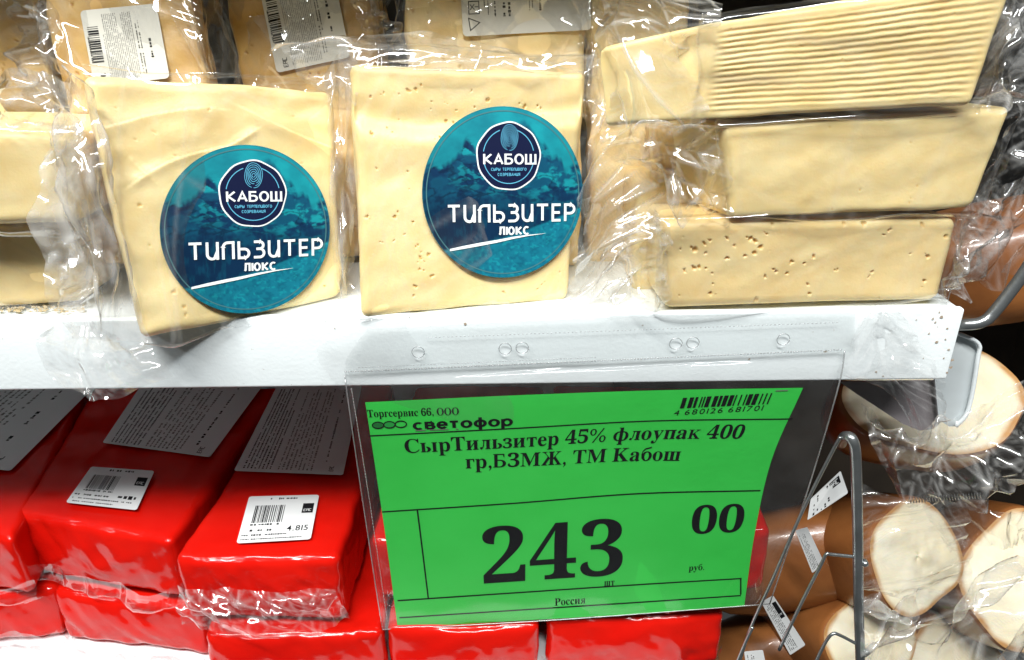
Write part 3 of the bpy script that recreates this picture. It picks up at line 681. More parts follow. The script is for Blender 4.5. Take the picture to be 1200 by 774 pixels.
# ================================================================== the two standing cheeses
# --- left one, turned and overhanging the lip
fp1 = face_plane((170, 397), (402, 349), 0.0, 15)
q1 = quad(fp1, [(94, 85), (392, 108), (403, 349), (168, 398)])
bk1 = [p-fp1[1]*.034 for p in q1]
c1 = root('tilsiter_cheese', (q1[2]+q1[3])/2-fp1[1]*.017, 'left cheese slice with a round blue sticker, one corner overhanging the shelf lip', 'cheese', 'stickered cheese slices standing on the shelf')
def disp1(x, y, Lx, Ly):
    d, pit = base1(x, y, Lx, Ly)
    X = x/Lx; Y = y/Ly
    for (x0, y0, x1, y1, a, w) in [(.12, .42, .42, .27, .0012, .016), (.40, .26, .62, .18, .0014, .013), (.05, .17, .5, .13, .0010, .02), (.35, .80, .62, .86, .001, .02), (.68, .14, .95, .22, .0016, .03), (.1, .3, .3, .5, .0008, .012)]:
        dx, dy = x1-x0, y1-y0; L2 = dx*dx+dy*dy; X = x/Lx+.03*np.sin(y/Ly*9+x0*20); Y = y/Ly+.035*np.sin(x/Lx*7+y0*30); t = np.clip(((X-x0)*dx+(Y-y0)*dy)/L2, 0, 1)
        sd = ((X-x0)*dy-(Y-y0)*dx)/math.sqrt(L2); dist = np.hypot(X-x0-t*dx, Y-y0-t*dy)
        d = d+.6*a*np.exp(-(dist/(w*1.6))**2)-a*.35*np.exp(-((dist)/(w*3))**2)*(sd > 0)
    return d, pit
base1 = pits_disp(26, 3, .00045, .0008, .0006, .0009, wseed=13)
V, Fc, pt = block(q1, bk1, .0006, .0045, fdisp=disp1, rough=.0006, seed=2)
mk('cheese', V, Fc, M_CHEESE, c1, attrs={'pit': pt})
sticker(c1, fp1, 292, 270, 94.5, 100, math.radians(1.5), .0030, .4)
w = MB()
P, cr = sheet(ctrl(fp1, [[(96, 84, -.006), (180, 88, -.004), (280, 90, -.004), (398, 97, -.006)], [(99, 92, .0017), (190, 98, .0018), (290, 103, .0018), (396, 113, .001)], [(125, 200, .0018), (210, 200, .0018), (300, 200, .0018), (404, 200, .0017)], [(148, 300, .0018), (220, 300, .0018), (310, 300, .0017), (408, 290, .001)], [(166, 398, .0018), (240, 388, .0017), (320, 372, .0017), (406, 352, .0008)], [(166, 404, -.003), (240, 393, -.003), (320, 376, -.003), (408, 356, -.004)]]), res=.001, amp=.16, f0=50, seed=21, k=7)
w.addgrid(P, cr*.35)
P, cr = sheet(ctrl(fp1, [[(28, 88, -.012), (60, 86, -.006), (100, 86, .001)], [(42, 150, -.010), (80, 145, .006), (118, 140, .001)], [(58, 230, -.008), (92, 230, .008), (136, 225, .001)], [(70, 320, -.004), (110, 320, .009), (156, 318, .001)], [(84, 396, .003), (120, 402, .008), (172, 402, .001)]]), res=.0009, amp=1.7, f0=105, seed=5, ang=.12, spread=.28, k=16, rag=.004, warp=.15)
w.addgrid(P, cr*1.1+.22)
P, cr = sheet(ctrl(fp1, [[(60, 380, .004), (110, 385, .010), (170, 400, .002)], [(52, 420, .010), (110, 425, .014), (180, 420, .008)], [(70, 452, .012), (125, 470, .015), (200, 440, .010)]]), res=.0009, amp=.9, f0=110, seed=8, k=12, rag=.006)
w.addgrid(P, cr*.6+.04)
P, cr = sheet(ctrl(fp1, [[(378, 92, .0), (400, 60, -.006), (424, 62, -.01)], [(386, 150, .002), (402, 140, .004), (418, 140, -.004)], [(388, 230, .002), (402, 230, .006), (418, 230, .0)], [(392, 300, .002), (406, 300, .005), (420, 300, .0)], [(398, 352, .001), (410, 356, .004), (424, 352, .0)]]), res=.0008, amp=1.0, f0=150, seed=11, ang=.05, spread=.18, k=12, rag=.003, warp=.12)
w.addgrid(P, cr*.85+.10)
w.build('film_wrapper', M_FILM_H, c1, 'crease')
w = MB()
# --- right one
fp2 = face_plane((425, 373), (668, 349), 0.0, 16)
q2 = quad(fp2, [(411, 76), (688, 82), (667, 350), (425, 372)])
bk2 = [p-fp2[1]*.036 for p in q2]
c2 = root('tilsiter_cheese', (q2[2]+q2[3])/2-fp2[1]*.018, 'right, holey cheese slice with a round blue sticker, square to the shelf edge', 'cheese', 'stickered cheese slices standing on the shelf')
V, Fc, pt = block(q2, bk2, .00036, .004, fdisp=pits_disp(95, 6, .00028, .0009, .0009, .0007, wseed=17, band=.0020), rough=.0005, seed=9)
mk('cheese', V, Fc, M_CHEESE, c2, attrs={'pit': pt})
sticker(c2, fp2, 591, 227, 92, 102, math.radians(.5), .0030, 1.7)
w = MB()
P, cr = sheet(ctrl(fp2, [[(392, 50, -.008), (480, 56, -.006), (600, 58, -.006), (700, 66, -.008)], [(402, 70, .001), (480, 72, .0018), (600, 76, .0018), (700, 84, .001)], [(408, 200, .0018), (480, 200, .0018), (600, 200, .0018), (698, 200, .0017)], [(416, 300, .0018), (480, 300, .0018), (600, 300, .0018), (684, 280, .0017)], [(422, 374, .0018), (500, 370, .0017), (600, 359, .0017), (674, 352, .001)], [(424, 380, -.003), (500, 375, -.003), (600, 363, -.003), (676, 356, -.003)]]), res=.001, amp=.16, f0=45, seed=31, k=7)
w.addgrid(P, cr*.3)
P, cr = sheet(ctrl(fp2, [[(390, 48, -.012), (480, 52, -.010), (600, 54, -.010), (700, 60, -.012)], [(396, 64, .002), (480, 66, .003), (600, 68, .003), (704, 80, .002)], [(404, 84, .002), (480, 80, .002), (600, 82, .002), (702, 96, .002)]]), res=.0008, amp=.75, f0=80, seed=33, ang=1.5, spread=.35, k=10, rag=.002)
w.addgrid(P, cr*.6)
P, cr = sheet(ctrl(fp2, [[(684, 70, .001), (715, 60, .0), (745, 72, -.01)], [(688, 150, .002), (730, 150, .010), (782, 170, -.004)], [(684, 220, .002), (735, 225, .016), (796, 252, .0)], [(676, 290, .002), (712, 295, .014), (748, 300, .008)], [(662, 348, .002), (690, 352, .010), (716, 352, .010)]]), res=.0008, amp=1.5, f0=110, seed=35, ang=.45, spread=.16, k=16, rag=.004, warp=.12)
w.addgrid(P, cr*1.0+.16)
P, cr = sheet(ctrl(fp2, [[(312, 50, -.018), (350, 52, -.02), (400, 48, -.012), (428, 60, -.004)], [(330, 66, -.012), (362, 72, -.014), (398, 74, -.006), (420, 90, .0)], [(352, 84, -.008), (376, 96, -.008), (398, 110, -.002), (414, 120, .001)]]), res=.0008, amp=.9, f0=90, seed=37, ang=1.1, spread=.5, k=12, rag=.004)
w.addgrid(P, cr*.8)
w.build('film_wrapper', M_FILM_H, c2, 'crease')
for i_, sd, am in ((0, 77, .9), (1, 79, .9)): pass

# ================================================================== stack of three slabs at the right
def slab(name, fp, pts, depth, label, disp, step, m, group, r=.005, seed=1, films=(), fm=M_FILM_H, drop=None, side=0.0, left=None):
    q = quad(fp, pts); dv = -fp[1]*depth+np.array([side, 0, 0]); b = [p+dv for p in q]
    if left: b[0] = PY(*left[0]); b[3] = PY(*left[1])
    ro = root(name, (q[2]+q[3])/2+dv/2, label, 'cheese', group)
    V, Fc, pt = block(q, b, step, r, fdisp=disp, seed=seed, rough=.0004)
    mk('cheese', V, Fc, m, ro, attrs={'pit': pt})
    if films:
        w = MB()
        for (rows, kw) in films:
            P, cr = sheet(ctrl(fp, rows), **kw); w.addgrid(P, cr*(.22 if kw.get('k') == 8 else 1))
        w.build('film_wrapper', fm, ro, 'crease')
    return ro
G3 = 'film wrapped cheese slabs stacked on the right of the shelf'
fpb = face_plane((776, 364), (1102, 354), 0.001, 3)
def wrapfront(pts, pad=6, off=.0028, seed=1, amp=.22, f0=45, ang=None):
    (a, b, c, d) = pts; rows = []
    for v in (-.08, 0, .33, .66, 1, 1.06):
        row = []
        for u in (-.02, 0, .33, .66, 1, 1.02):
            vv = min(max(v, 0), 1); uu = min(max(u, 0), 1)
            x = (a[0]*(1-u)+b[0]*u)*(1-v)+(d[0]*(1-u)+c[0]*u)*v; y = (a[1]*(1-u)+b[1]*u)*(1-v)+(d[1]*(1-u)+c[1]*u)*v
            row.append((x, y, off if (uu == u and vv == v) else -.003))
        rows.append(row)
    return (rows, dict(res=.001, amp=amp, f0=f0, seed=seed, k=8, ang=ang, spread=.5))
pb = [(776, 256), (1126, 256), (1102, 353), (777, 363)]
slab('cheese_slab', fpb, pb, .075, 'holey cheese slab at the bottom of the right-hand stack, directly on the shelf lip', pits_disp(48, 12, .00035, .0013, .0011, .0007, wseed=27), .00042, M_CHEESE_W, G3, seed=4,
     films=[wrapfront(pb, seed=41, amp=.2),
            ([[(1118, 252, -.004), (1150, 250, -.01), (1185, 262, -.03)], [(1112, 285, .001), (1140, 282, .0), (1170, 296, -.02)], [(1106, 320, .001), (1126, 322, .0), (1150, 330, -.01)], [(1100, 352, .0), (1112, 350, .0), (1124, 345, -.004)]], dict(res=.0008, amp=1.2, f0=100, seed=43, k=12, rag=.004)),
            ([[(724, 240, .0), (750, 250, .006), (784, 256, .001)], [(716, 290, .002), (745, 290, .010), (784, 296, .001)], [(712, 330, .002), (745, 335, .010), (782, 335, .001)], [(722, 352, .003), (750, 357, .008), (782, 362, .001)]], dict(res=.0008, amp=1.0, f0=95, seed=44, k=12, ang=.4, spread=.6, rag=.004))])
pz = on_face(fpb, 950, 256)[2]
fpm = (np.array([0, -.004, pz+.001]), fpb[1], fpb[2], fpb[3])
pm = [(852, 148), (1190, 124), (1141, 245), (857, 257)]
slab('cheese_slab', fpm, pm, .075, 'plain smooth cheese slab in the middle of the right-hand stack', pits_disp(10, 14, .0003, .0006, .0004, .0010, wseed=37), .0007, M_CHEESE, G3, seed=6, r=.0035, side=-.02,
     films=[wrapfront(pm, seed=51, amp=.25),
            ([[(700, 150, .0), (770, 146, .004), (858, 146, .001)], [(718, 180, -.004), (780, 172, .012), (846, 176, .002)], [(760, 215, .0), (800, 222, .010), (856, 222, .001)], [(800, 246, .001), (825, 252, .006), (858, 258, .001)]], dict(res=.0008, amp=1.4, f0=85, seed=53, k=12, ang=.8, spread=.6, rag=.004)),
            ([[(1184, 118, .0), (1215, 120, -.006), (1240, 130, -.01)], [(1170, 160, .001), (1200, 165, -.002), (1230, 170, -.01)], [(1156, 205, .001), (1185, 212, .0), (1210, 220, -.01)], [(1134, 250, .001), (1165, 255, .0), (1195, 262, -.01)]], dict(res=.0008, amp=1.0, f0=100, seed=54, k=12, rag=.004))])
pz2 = on_face(fpm, 1000, 140)[2]
fpt = (np.array([0, -.002, pz2]), nrm(fpb[1]+np.array([-.03, 0, -.02])), fpb[2], fpb[3])
ptp = [(832, 26), (1192, -24), (1142, 124), (818, 140)]
slab('cheese_slab', fpt, ptp, .085, 'ribbed cheese slab on top of the right-hand stack', pits_disp(6, 15, .0003, .0005, .0003, .0006, lines=17, wseed=47), .00045, M_CHEESE, G3, seed=8, r=.003, left=((700, 56, .014), (706, 149, .014)),
     films=[wrapfront(ptp, seed=61, amp=.25, ang=1.4),
            ([[(690, -20, -.03), (760, -30, -.01), (850, 0, .0)], [(704, 30, -.02), (762, 30, .006), (840, 34, .002)], [(704, 90, -.012), (765, 90, .008), (830, 90, .002)], [(706, 150, -.006), (765, 148, .004), (824, 142, .001)]], dict(res=.0008, amp=1.3, f0=80, seed=63, k=12, ang=.9, spread=.7, rag=.003)),
            ([[(1186, -20, .0), (1230, -20, -.01), (1270, -20, -.03)], [(1172, 40, .001), (1200, 50, .0), (1240, 60, -.02)], [(1156, 90, .002), (1190, 90, .006), (1230, 110, -.01)], [(1138, 126, .001), (1180, 124, .004), (1215, 128, -.01)]], dict(res=.0008, amp=1.3, f0=90, seed=64, k=12, rag=.004))])
# pieces behind the stack's left end
G4 = 'plain cheeses lying further back on the shelf'
fpq = face_plane((730, 345), (800, 345), 0.001, 5); fpq = (np.array([0, .035, 0]), fpq[1], fpq[2], fpq[3])
slab('cheese_block', fpq, [(745, 215), (858, 205), (858, 345), (740, 345)], .06, 'pale cheese block half hidden behind the left end of the right-hand stack', None, .0012, M_CHEESE_W, G4)
fpq2 = (np.array([0, .045, 0]), fpq[1], fpq[2], fpq[3])
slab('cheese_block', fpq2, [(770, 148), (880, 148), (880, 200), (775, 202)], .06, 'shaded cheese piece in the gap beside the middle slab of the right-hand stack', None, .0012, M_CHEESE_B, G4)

# ================================================================== pieces at the left edge
G5 = 'film wrapped cheeses cut off by the left edge of the picture'
fpl = face_plane((0, 362), (90, 358), 0.001, 2); 
slab('cheese_slab', fpl, [(-120, 268), (96, 266), (100, 356), (-110, 366)], .07, 'bottom cheese slab at the left edge, under a paler one', None, .001, M_CHEESE_W, G5, seed=21,
     films=[wrapfront([(-120, 268), (96, 266), (100, 356), (-110, 366)], seed=71, amp=.4)])
zz = on_face(fpl, 40, 268)[2]
fpl2 = (np.array([0, on_face(fpl, 40, 268)[1]-.002, zz]), fpl[1], fpl[2], fpl[3])
slab('cheese_slab', fpl2, [(-120, 150), (88, 158), (92, 264), (-120, 268)], .07, 'upper pale cheese slab at the left edge resting on another', None, .001, M_CHEESE, G5, seed=22,
     films=[wrapfront([(-120, 150), (88, 158), (92, 264), (-120, 268)], seed=72, amp=.4),
            ([[(-20, 84, -.02), (30, 82, -.01), (78, 96, .0)], [(-20, 120, -.01), (20, 118, .0), (70, 124, .006)], [(-20, 150, .002), (20, 152, .004), (84, 156, .006)]], dict(res=.0009, amp=1.2, f0=80, seed=73, k=12, rag=.004)),
            ([[(66, 150, .004), (90, 150, .01), (112, 150, .004)], [(60, 220, .004), (88, 220, .012), (118, 220, .006)], [(58, 290, .004), (84, 290, .012), (118, 290, .008)], [(70, 350, .004), (92, 350, .008), (124, 352, .008)]], dict(res=.0009, amp=1.2, f0=90, seed=74, ang=.3, spread=.6, k=12, rag=.004))])
crm = MB(); r5 = np.random.RandomState(3)
for i in range(150):
    p = PZ(r5.uniform(-5, 100), r5.uniform(358, 366), .0004); s = r5.uniform(.0003, .0011)
    crm.add([p+np.array(d)*s for d in ((-1, 0, 0), (0, -1, 0), (1, 0, .2), (0, 1, 0), (0, 0, .9))], [(0, 1, 4), (1, 2, 4), (2, 3, 4), (3, 0, 4)])
crm.build('crumbs', M_CRUMB, label='brown crumbs scattered on the shelf under the left-hand slabs', cat='crumbs', kind='stuff', smooth=False)

# ================================================================== back row with ingredient labels
def print_lines(fr, x0, x1, y0, y1, n, seed, mb, vertical=True, dens=.78, th=.42):
    """rows of broken ink like fine print; rows run along y when vertical"""
    r = np.random.RandomState(seed); L = []
    for i in range(n):
        t = x0+(x1-x0)*(i+.5)/n if vertical else y0+(y1-y0)*(i+.5)/n
        p = (x1-x0)/n if vertical else (y1-y0)/n
        a, b = (y0, y1) if vertical else (x0, x1); c = a
        end = b-(b-a)*r.choice([0, 0, .05, .3])
        while c < end:
            l = abs(p)*r.uniform(.35, 1.0)
            if r.uniform() < dens:
                h = p*th*r.uniform(.55, 1.1)
                L.append(rect(t-h/2, c, t+h/2, min(c+l*.72, end)) if vertical else rect(c, t-h/2, min(c+l*.72, end), t+h/2))
            c += l
    place(L, fr, mb, 0, .00008)
def barcode(fr, x0, x1, y0, y1, mb, seed=1, vertical=False):
    r = np.random.RandomState(seed); c = x0 if not vertical else y0; e = x1 if not vertical else y1; u = (e-c)/62
    L = []
    while c < e-u:
        b = u*r.choice([1, 1, 2, 3]); g = u*r.choice([1, 1, 2, 2.5])
        L.append(rect(c, y0, min(c+b, e), y1) if not vertical else rect(x0, c, x1, min(c+b, e))); c += b+g
    place(L, fr, mb, 0, .00008)
def eac(fr, x, y, s, mb, rot=0):
    """conformity mark: E A C as angular strokes"""
    L = [[(0, 1), (0, 0), (.55, 0)], [(0, 1), (.55, 1)], [(0, .5), (.5, .5)], [(.8, 0), (.8, 1), (1.35, 1), (1.35, 0)], [(.8, .5), (1.35, .5)], [(2.15, 1), (1.6, 1), (1.6, 0), (2.15, 0)]]
    c, s_ = math.cos(rot), math.sin(rot); pcs = []
    for p in L:
        V, Fc = stroke(np.array(p, float)*s, .16*s); V = V @ np.array([[c, s_], [-s_, c]])+np.array([x, y]); pcs.append((V, Fc))
    place(pcs, fr, mb, 0, .00016)
def label_frame(fp, px4, off):
    """label rectangle: origin bottom-left, unit axes in metres; returns fr, w, h"""
    tl, tr, br_, bl = [on_face(fp, x, y, off) for x, y in px4]
    ux = nrm(((tr-tl)+(br_-bl))); uy0 = (tl-bl)+(tr-br_); uy = nrm(uy0-ux*np.dot(uy0, ux))
    w = (np.linalg.norm(tr-tl)+np.linalg.norm(br_-bl))/2; h = (np.linalg.norm(tl-bl)+np.linalg.norm(tr-br_))/2
    c = (tl+tr+br_+bl)/4
    return flat_frame(c-ux*w/2-uy*h/2, ux, uy), w, h
def quad_frame(P4):
    """bilinear frame in 0..w,0..h over corner points tl,tr,br,bl"""
    tl, tr, br_, bl = P4; w = (np.linalg.norm(tr-tl)+np.linalg.norm(br_-bl))/2; h = (np.linalg.norm(tl-bl)+np.linalg.norm(tr-br_))/2
    n = nrm(np.cross(tr-tl, tl-bl))
    def f(x, y, l=0):
        u, v = x/w, y/h; return (bl*(1-u)+br_*u)*(1-v)+(tl*(1-u)+tr*u)*v+n*l
    return f, w, h
def rrect(w, h, r, n=6):
    out = []
    for cx, cy_, a0 in ((w-r, h-r, 0), (r, h-r, 90), (r, r, 180), (w-r, r, 270)):
        for t in np.linspace(a0, a0+90, n): out.append((cx+r*math.cos(math.radians(t)), cy_+r*math.sin(math.radians(t))))
    return out
def paper(fr, w, h, r, m, parent, name='label'):
    pts = rrect(w, h, r); V = [fr(x, y, 0) for x, y in pts]+[fr(x, y, -.00012) for x, y in pts]; n = len(pts)
    return mk(name, V, [tuple(range(n)), tuple(range(n, 2*n))[::-1]]+[(i, n+i, n+(i+1) % n, (i+1) % n) for i in range(n)], m, parent, smooth=False)
G6 = 'cheese slices standing in the shaded back row'
YR = .062
def back_plane(yaw, lean, y=YR):
    a = math.radians(yaw); e = np.array([math.cos(a), math.sin(a), 0]); Z = np.array([0, 0, 1.0]); bk = np.cross(Z, e); l = math.radians(lean)
    d = Z*math.cos(l)+bk*math.sin(l); return (np.array([0, y, 0.0]), nrm(np.cross(e, d)), e, d)
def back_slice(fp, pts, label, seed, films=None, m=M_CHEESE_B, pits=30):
    q = quad(fp, pts); b = [p-fp[1]*.03 for p in q]
    ro = root('cheese_slice', (q[2]+q[3])/2, label, 'cheese', G6)
    V, Fc, pt = block(q, b, .0007, .004, fdisp=pits_disp(pits, seed, .0005, .0010, .0009, .0008, wseed=seed), rough=.0009, seed=seed)
    mk('cheese', V, Fc, m, ro, attrs={'pit': pt})
    w = MB()
    ph = [pts[0], pts[1], tuple(np.array(pts[1])+(np.array(pts[2])-pts[1])*.5), tuple(np.array(pts[0])+(np.array(pts[3])-pts[0])*.5)] if pts[2][1] > 200 else pts
    rows, kw = wrapfront(ph, seed=seed+100, amp=.55, f0=70); kw['k'] = 12; kw['res'] = .0008
    P, cr = sheet(ctrl(fp, rows), **kw); w.addgrid(P, cr*.7)
    for f in films or []:
        P, cr = sheet(ctrl(fp, f[0]), **f[1]); w.addgrid(P, cr)
    w.build('film_wrapper', M_FILM, ro, 'crease')
    return ro
fA = back_plane(8, 20); fB = back_plane(-4, 20, YR+.004); fC = back_plane(0, 18, YR+.004)
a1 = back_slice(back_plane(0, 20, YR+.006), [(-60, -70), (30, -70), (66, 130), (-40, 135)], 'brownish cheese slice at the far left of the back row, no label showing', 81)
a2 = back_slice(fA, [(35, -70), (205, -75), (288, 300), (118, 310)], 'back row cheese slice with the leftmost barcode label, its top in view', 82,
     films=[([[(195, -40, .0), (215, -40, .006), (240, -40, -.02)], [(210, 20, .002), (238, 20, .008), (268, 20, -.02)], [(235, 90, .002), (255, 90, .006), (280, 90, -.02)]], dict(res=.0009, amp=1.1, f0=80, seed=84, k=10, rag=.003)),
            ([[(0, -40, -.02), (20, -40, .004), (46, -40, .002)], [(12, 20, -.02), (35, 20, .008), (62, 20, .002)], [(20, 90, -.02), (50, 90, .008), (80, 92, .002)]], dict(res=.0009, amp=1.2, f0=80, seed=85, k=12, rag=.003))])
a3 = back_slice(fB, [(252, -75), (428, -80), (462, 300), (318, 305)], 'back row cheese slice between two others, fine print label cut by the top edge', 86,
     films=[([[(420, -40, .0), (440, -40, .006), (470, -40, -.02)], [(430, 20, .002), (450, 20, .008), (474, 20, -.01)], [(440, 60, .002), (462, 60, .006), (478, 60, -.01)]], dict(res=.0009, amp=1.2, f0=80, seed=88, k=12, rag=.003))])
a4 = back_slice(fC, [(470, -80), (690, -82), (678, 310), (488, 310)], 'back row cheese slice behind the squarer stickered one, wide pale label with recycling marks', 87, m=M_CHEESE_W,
     films=[([[(676, -40, .0), (700, -40, .004), (730, -40, -.02)], [(680, 10, .002), (705, 10, .008), (735, 20, -.02)], [(682, 60, .002), (710, 60, .008), (740, 66, -.02)]], dict(res=.0009, amp=1.2, f0=80, seed=89, k=12, rag=.003))])
a5 = back_slice(back_plane(0, 12, .078), [(694, -60), (812, -60), (800, 315), (690, 315)], 'cheese slice standing far back in the gap beside the right-hand stack', 90, pits=8, m=M_CHEESE_W)
def back_label(ro, fp, px4, seed, kind):
    fr, w, h = label_frame(fp, px4, .0024)
    lb = paper(fr, w, h, .0022, M_GREYLAB, ro)
    ink = MB(); g = MB()
    if kind == 0:   # columns of print running down the label, barcode at the left
        barcode(fr, w*.05, w*.19, h*.30, h*.80, ink, seed, vertical=True)
        print_lines(fr, w*.03, w*.055, h*.30, h*.80, 1, seed+3, ink, dens=.8, th=.9)
        print_lines(fr, w*.23, w*.64, h*.04, h*.93, 17, seed, g, dens=.86, th=.5)
        print_lines(fr, w*.66, w*.73, h*.10, h*.80, 2, seed+1, ink, dens=.7, th=.5)
        print_lines(fr, w*.80, w*.86, h*.30, h*.70, 1, seed+2, ink, dens=.8, th=.55)
        eac(fr, w*.17, h*.04, w*.055, ink, math.radians(90))
    else:           # wide label: crossed-box mark, recycling triangle, sparse vertical lines
        for x, lo, wd in ((.17, .41, .016), (.20, .30, .012), (.25, .27, .018), (.315, .26, .030), (.355, .26, .030), (.52, .33, .014), (.545, .36, .012), (.60, .32, .020)):
            print_lines(fr, w*x, w*(x+wd), h*lo, h*.99, 1, int(x*99), ink, dens=.9, th=.75)
        pcs = [stroke(np.array(p, float), w*.007) for p in (
            [(w*.055, h*.32), (w*.135, h*.32), (w*.135, h*.50), (w*.055, h*.50), (w*.055, h*.32)],
            [(w*.065, h*.38), (w*.10, h*.46)], [(w*.065, h*.46), (w*.10, h*.38)], [(w*.10, h*.42), (w*.13, h*.42)],
            [(w*.05, h*.26), (w*.06, h*.08), (w*.135, h*.19), (w*.05, h*.26)])]
        place(pcs, fr, ink, 0, .00008)
    ink.build('fine_print', M_INK, lb, smooth=False, kind='stuff')
    if g.V: g.build('fine_print', M_INKG, lb, smooth=False, kind='stuff')
back_label(a2, fA, [(92, 14), (178, 4), (204, 92), (112, 100)], 5, 0)
back_label(a3, fB, [(300, -30), (386, -40), (412, 62), (326, 90)], 9, 0)
back_label(a4, fC, [(536, -40), (693, -44), (690, 33), (545, 45)], 12, 1)

# ================================================================== price card in its punched pocket
yP = -.0012
def card_pt(px, py):
    """hang of the card: leans back towards its foot, right edge curls forward a little"""
    t = (py-455)/280.0
    return t
TLc = PY(428, 472, -.0010); TRc = PY(941, 455, -.0010)
Wc = np.linalg.norm(TRc-TLc)
def y_for_width():
    lo, hi = -.02, .12
    for _ in range(40):
        m_ = (lo+hi)/2; w_ = np.linalg.norm(PY(872, 711, m_)-PY(466, 736, m_))
        if w_ < Wc*.985: lo = m_
        else: hi = m_
    return lo
yF = min(y_for_width(), .040)
def bend(t): return -.0010+(yF+.001)*t
cc = np.array([[PY(428, 472, bend(0)), PY(600, 464, bend(0)), PY(770, 458, bend(0)), PY(941, 455, bend(0)-.001)],
               [PY(441, 556, bend(.33)), PY(600, 549, bend(.33)), PY(750, 540, bend(.33)), PY(904, 540, bend(.33))],
               [PY(454, 645, bend(.66)), PY(600, 638, bend(.66)), PY(742, 631, bend(.66)), PY(884, 628, bend(.66)+.001)],
               [PY(466, 736, bend(1)), PY(602, 728, bend(1)), PY(738, 720, bend(1)), PY(872, 711, bend(1))]])
NU = 60
uu = np.linspace(0, 1, 70); PC = patch(cc, uu, uu)
pdx = np.gradient(PC, axis=1); pdy = np.gradient(PC, axis=0); NC = np.cross(pdy, pdx); NC /= np.linalg.norm(NC, axis=2)[..., None]
if NC[30, 30, 1] > 0: NC = -NC
def bil(Ar, u, v):
    x = min(max(u, -.02), 1.02)*69; y = min(max(v, -.02), 1.02)*69; i = int(min(max(y, 0), 68)); j = int(min(max(x, 0), 68)); fy = y-i; fx = x-j
    return (Ar[i, j]*(1-fx)+Ar[i, j+1]*fx)*(1-fy)+(Ar[i+1, j]*(1-fx)+Ar[i+1, j+1]*fx)*fy
GX = np.array([[proj(PC[i, j]) for j in range(70)] for i in range(70)])
def card_uv(px, py):
    d = (GX[..., 0]-px)**2+(GX[..., 1]-py)**2; i, j = np.unravel_index(d.argmin(), d.shape); u, v = j/69, i/69
    for _ in range(6):
        f0 = bil(GX, u, v); fu = (bil(GX, u+.004, v)-f0)/.004; fv = (bil(GX, u, v+.004)-f0)/.004
        J = np.array([[fu[0], fv[0]], [fu[1], fv[1]]]); s = np.linalg.solve(J, np.array([px, py])-f0); u += s[0]; v += s[1]
    return np.array([u, v])
card = root('price_card', (PC[-1, 35]), 'green paper price card reading 243 00, hanging in a clear pocket below the shelf lip', 'price tag')
V, Fc = grid_mesh(np.concatenate([PC[:, :, None] , (PC-NC*.0002)[:, :, None]], 2)[:, :, 0]); V2, F2 = grid_mesh(PC-NC*.0002)
mk('paper', np.vstack([V, V2]), np.vstack([Fc, F2[:, ::-1]+len(V)]), M_GREEN, card)
def card_fn(p0, p1, hpx):
    """text frame: baseline from pixel p0 to p1, cap height hpx pixels at the middle"""
    a = card_uv(*p0); b = card_uv(*p1); m_ = ((p0[0]+p1[0])/2, (p0[1]+p1[1])/2)
    c = card_uv(*m_); d = card_uv(m_[0]-hpx*.12, m_[1]-hpx); upv = np.array([0, d[1]-c[1]])
    def mkfn(width, cap):
        def fn(x, y, l=0):
            uv = a+(b-a)*(x/width)+upv*(y/cap); return bil(PC, *uv)+bil(NC, *uv)*(l+.00016)
        return fn
    return mkfn
def card_text(s, p0, p1, h, m=M_INK, name='lettering', kind='serif', cap=None, thin=1, **k):
    pcs, w_ = typeset(s, kind, **k); av = np.vstack([p[0] for p in pcs]); x0, x1 = av[:, 0].min(), av[:, 0].max()
    fn = card_fn(p0, p1, h)(x1-x0, cap or (CP if kind == 'serif' else (1.0 if kind == 'mono' else .72)))
    g = MB(); place([(p[0]-np.array([x0, 0]), p[1]) for p in pcs], fn, g, 0.000004); return g.build(name, m, card, smooth=False)
card_text('Торгсервис 66, ООО', (431, 489), (538, 486), 8.5, M_INK, 'company_name')
card_text('светофор', (484, 503), (601, 498), 7.0, M_INK, 'shop_name', 'mono', sw=.30, gap=.10)
card_text('СырТильзитер 45% флоупак 400', (475, 531), (869, 514), 15.5, M_INK, 'product_name')
card_text('гр,БЗМЖ, ТМ Кабош', (546, 549), (796, 540), 15.5, M_INK, 'product_name')
card_text('243', (567, 684), (729, 673), 62, M_INK, 'price_number')
card_text('00', (809, 626), (869, 623), 31.5, M_INK, 'price_number')
card_text('руб.', (807, 669), (825, 668), 7, M_INK, 'currency_word')
card_text('шт', (708, 687), (720, 686), 8, M_INK, 'unit_word')
card_text('Россия', (650, 710), (686, 707), 8.5, M_INK, 'country_word')
def card_line(p0, p1, wpx=.9, name='ruled_line', n=24):
    a = card_uv(*p0); b = card_uv(*p1); hor = abs(p1[0]-p0[0]) > abs(p1[1]-p0[1]); V = []
    wd = .0004*wpx/Wc*1.3
    for t in np.linspace(0, 1, n):
        uv = a+(b-a)*t
        for s in (-1, 1):
            q_ = uv+(np.array([0, s*wd*1.4]) if hor else np.array([s*wd, 0])); V.append(bil(PC, *q_)+bil(NC, *q_)*.00014)
    mk(name, V, [(2*i, 2*i+1, 2*i+3, 2*i+2) for i in range(n-1)], M_INK, card, smooth=False)
card_line((432, 511), (929, 491)); card_line((448, 600), (891, 575)); card_line((466, 704), (869, 678)); card_line((468, 724), (868, 698)); card_line((489, 597), (502, 702)); card_line((868, 678), (868, 697))
g = MB(); g2 = MB(); g3 = MB()
fnl = card_fn((436, 503), (478, 501), 8.5)(3.0, 1.0)
place([ring(.55, .5, .52, .52, .42, .36), ring(1.5, .5, .52, .52, .42, .36), ring(2.45, .5, .52, .52, .42, .36)], fnl, g, .000002, .00004); g.build('logo_rings', M_INK, card, smooth=False)
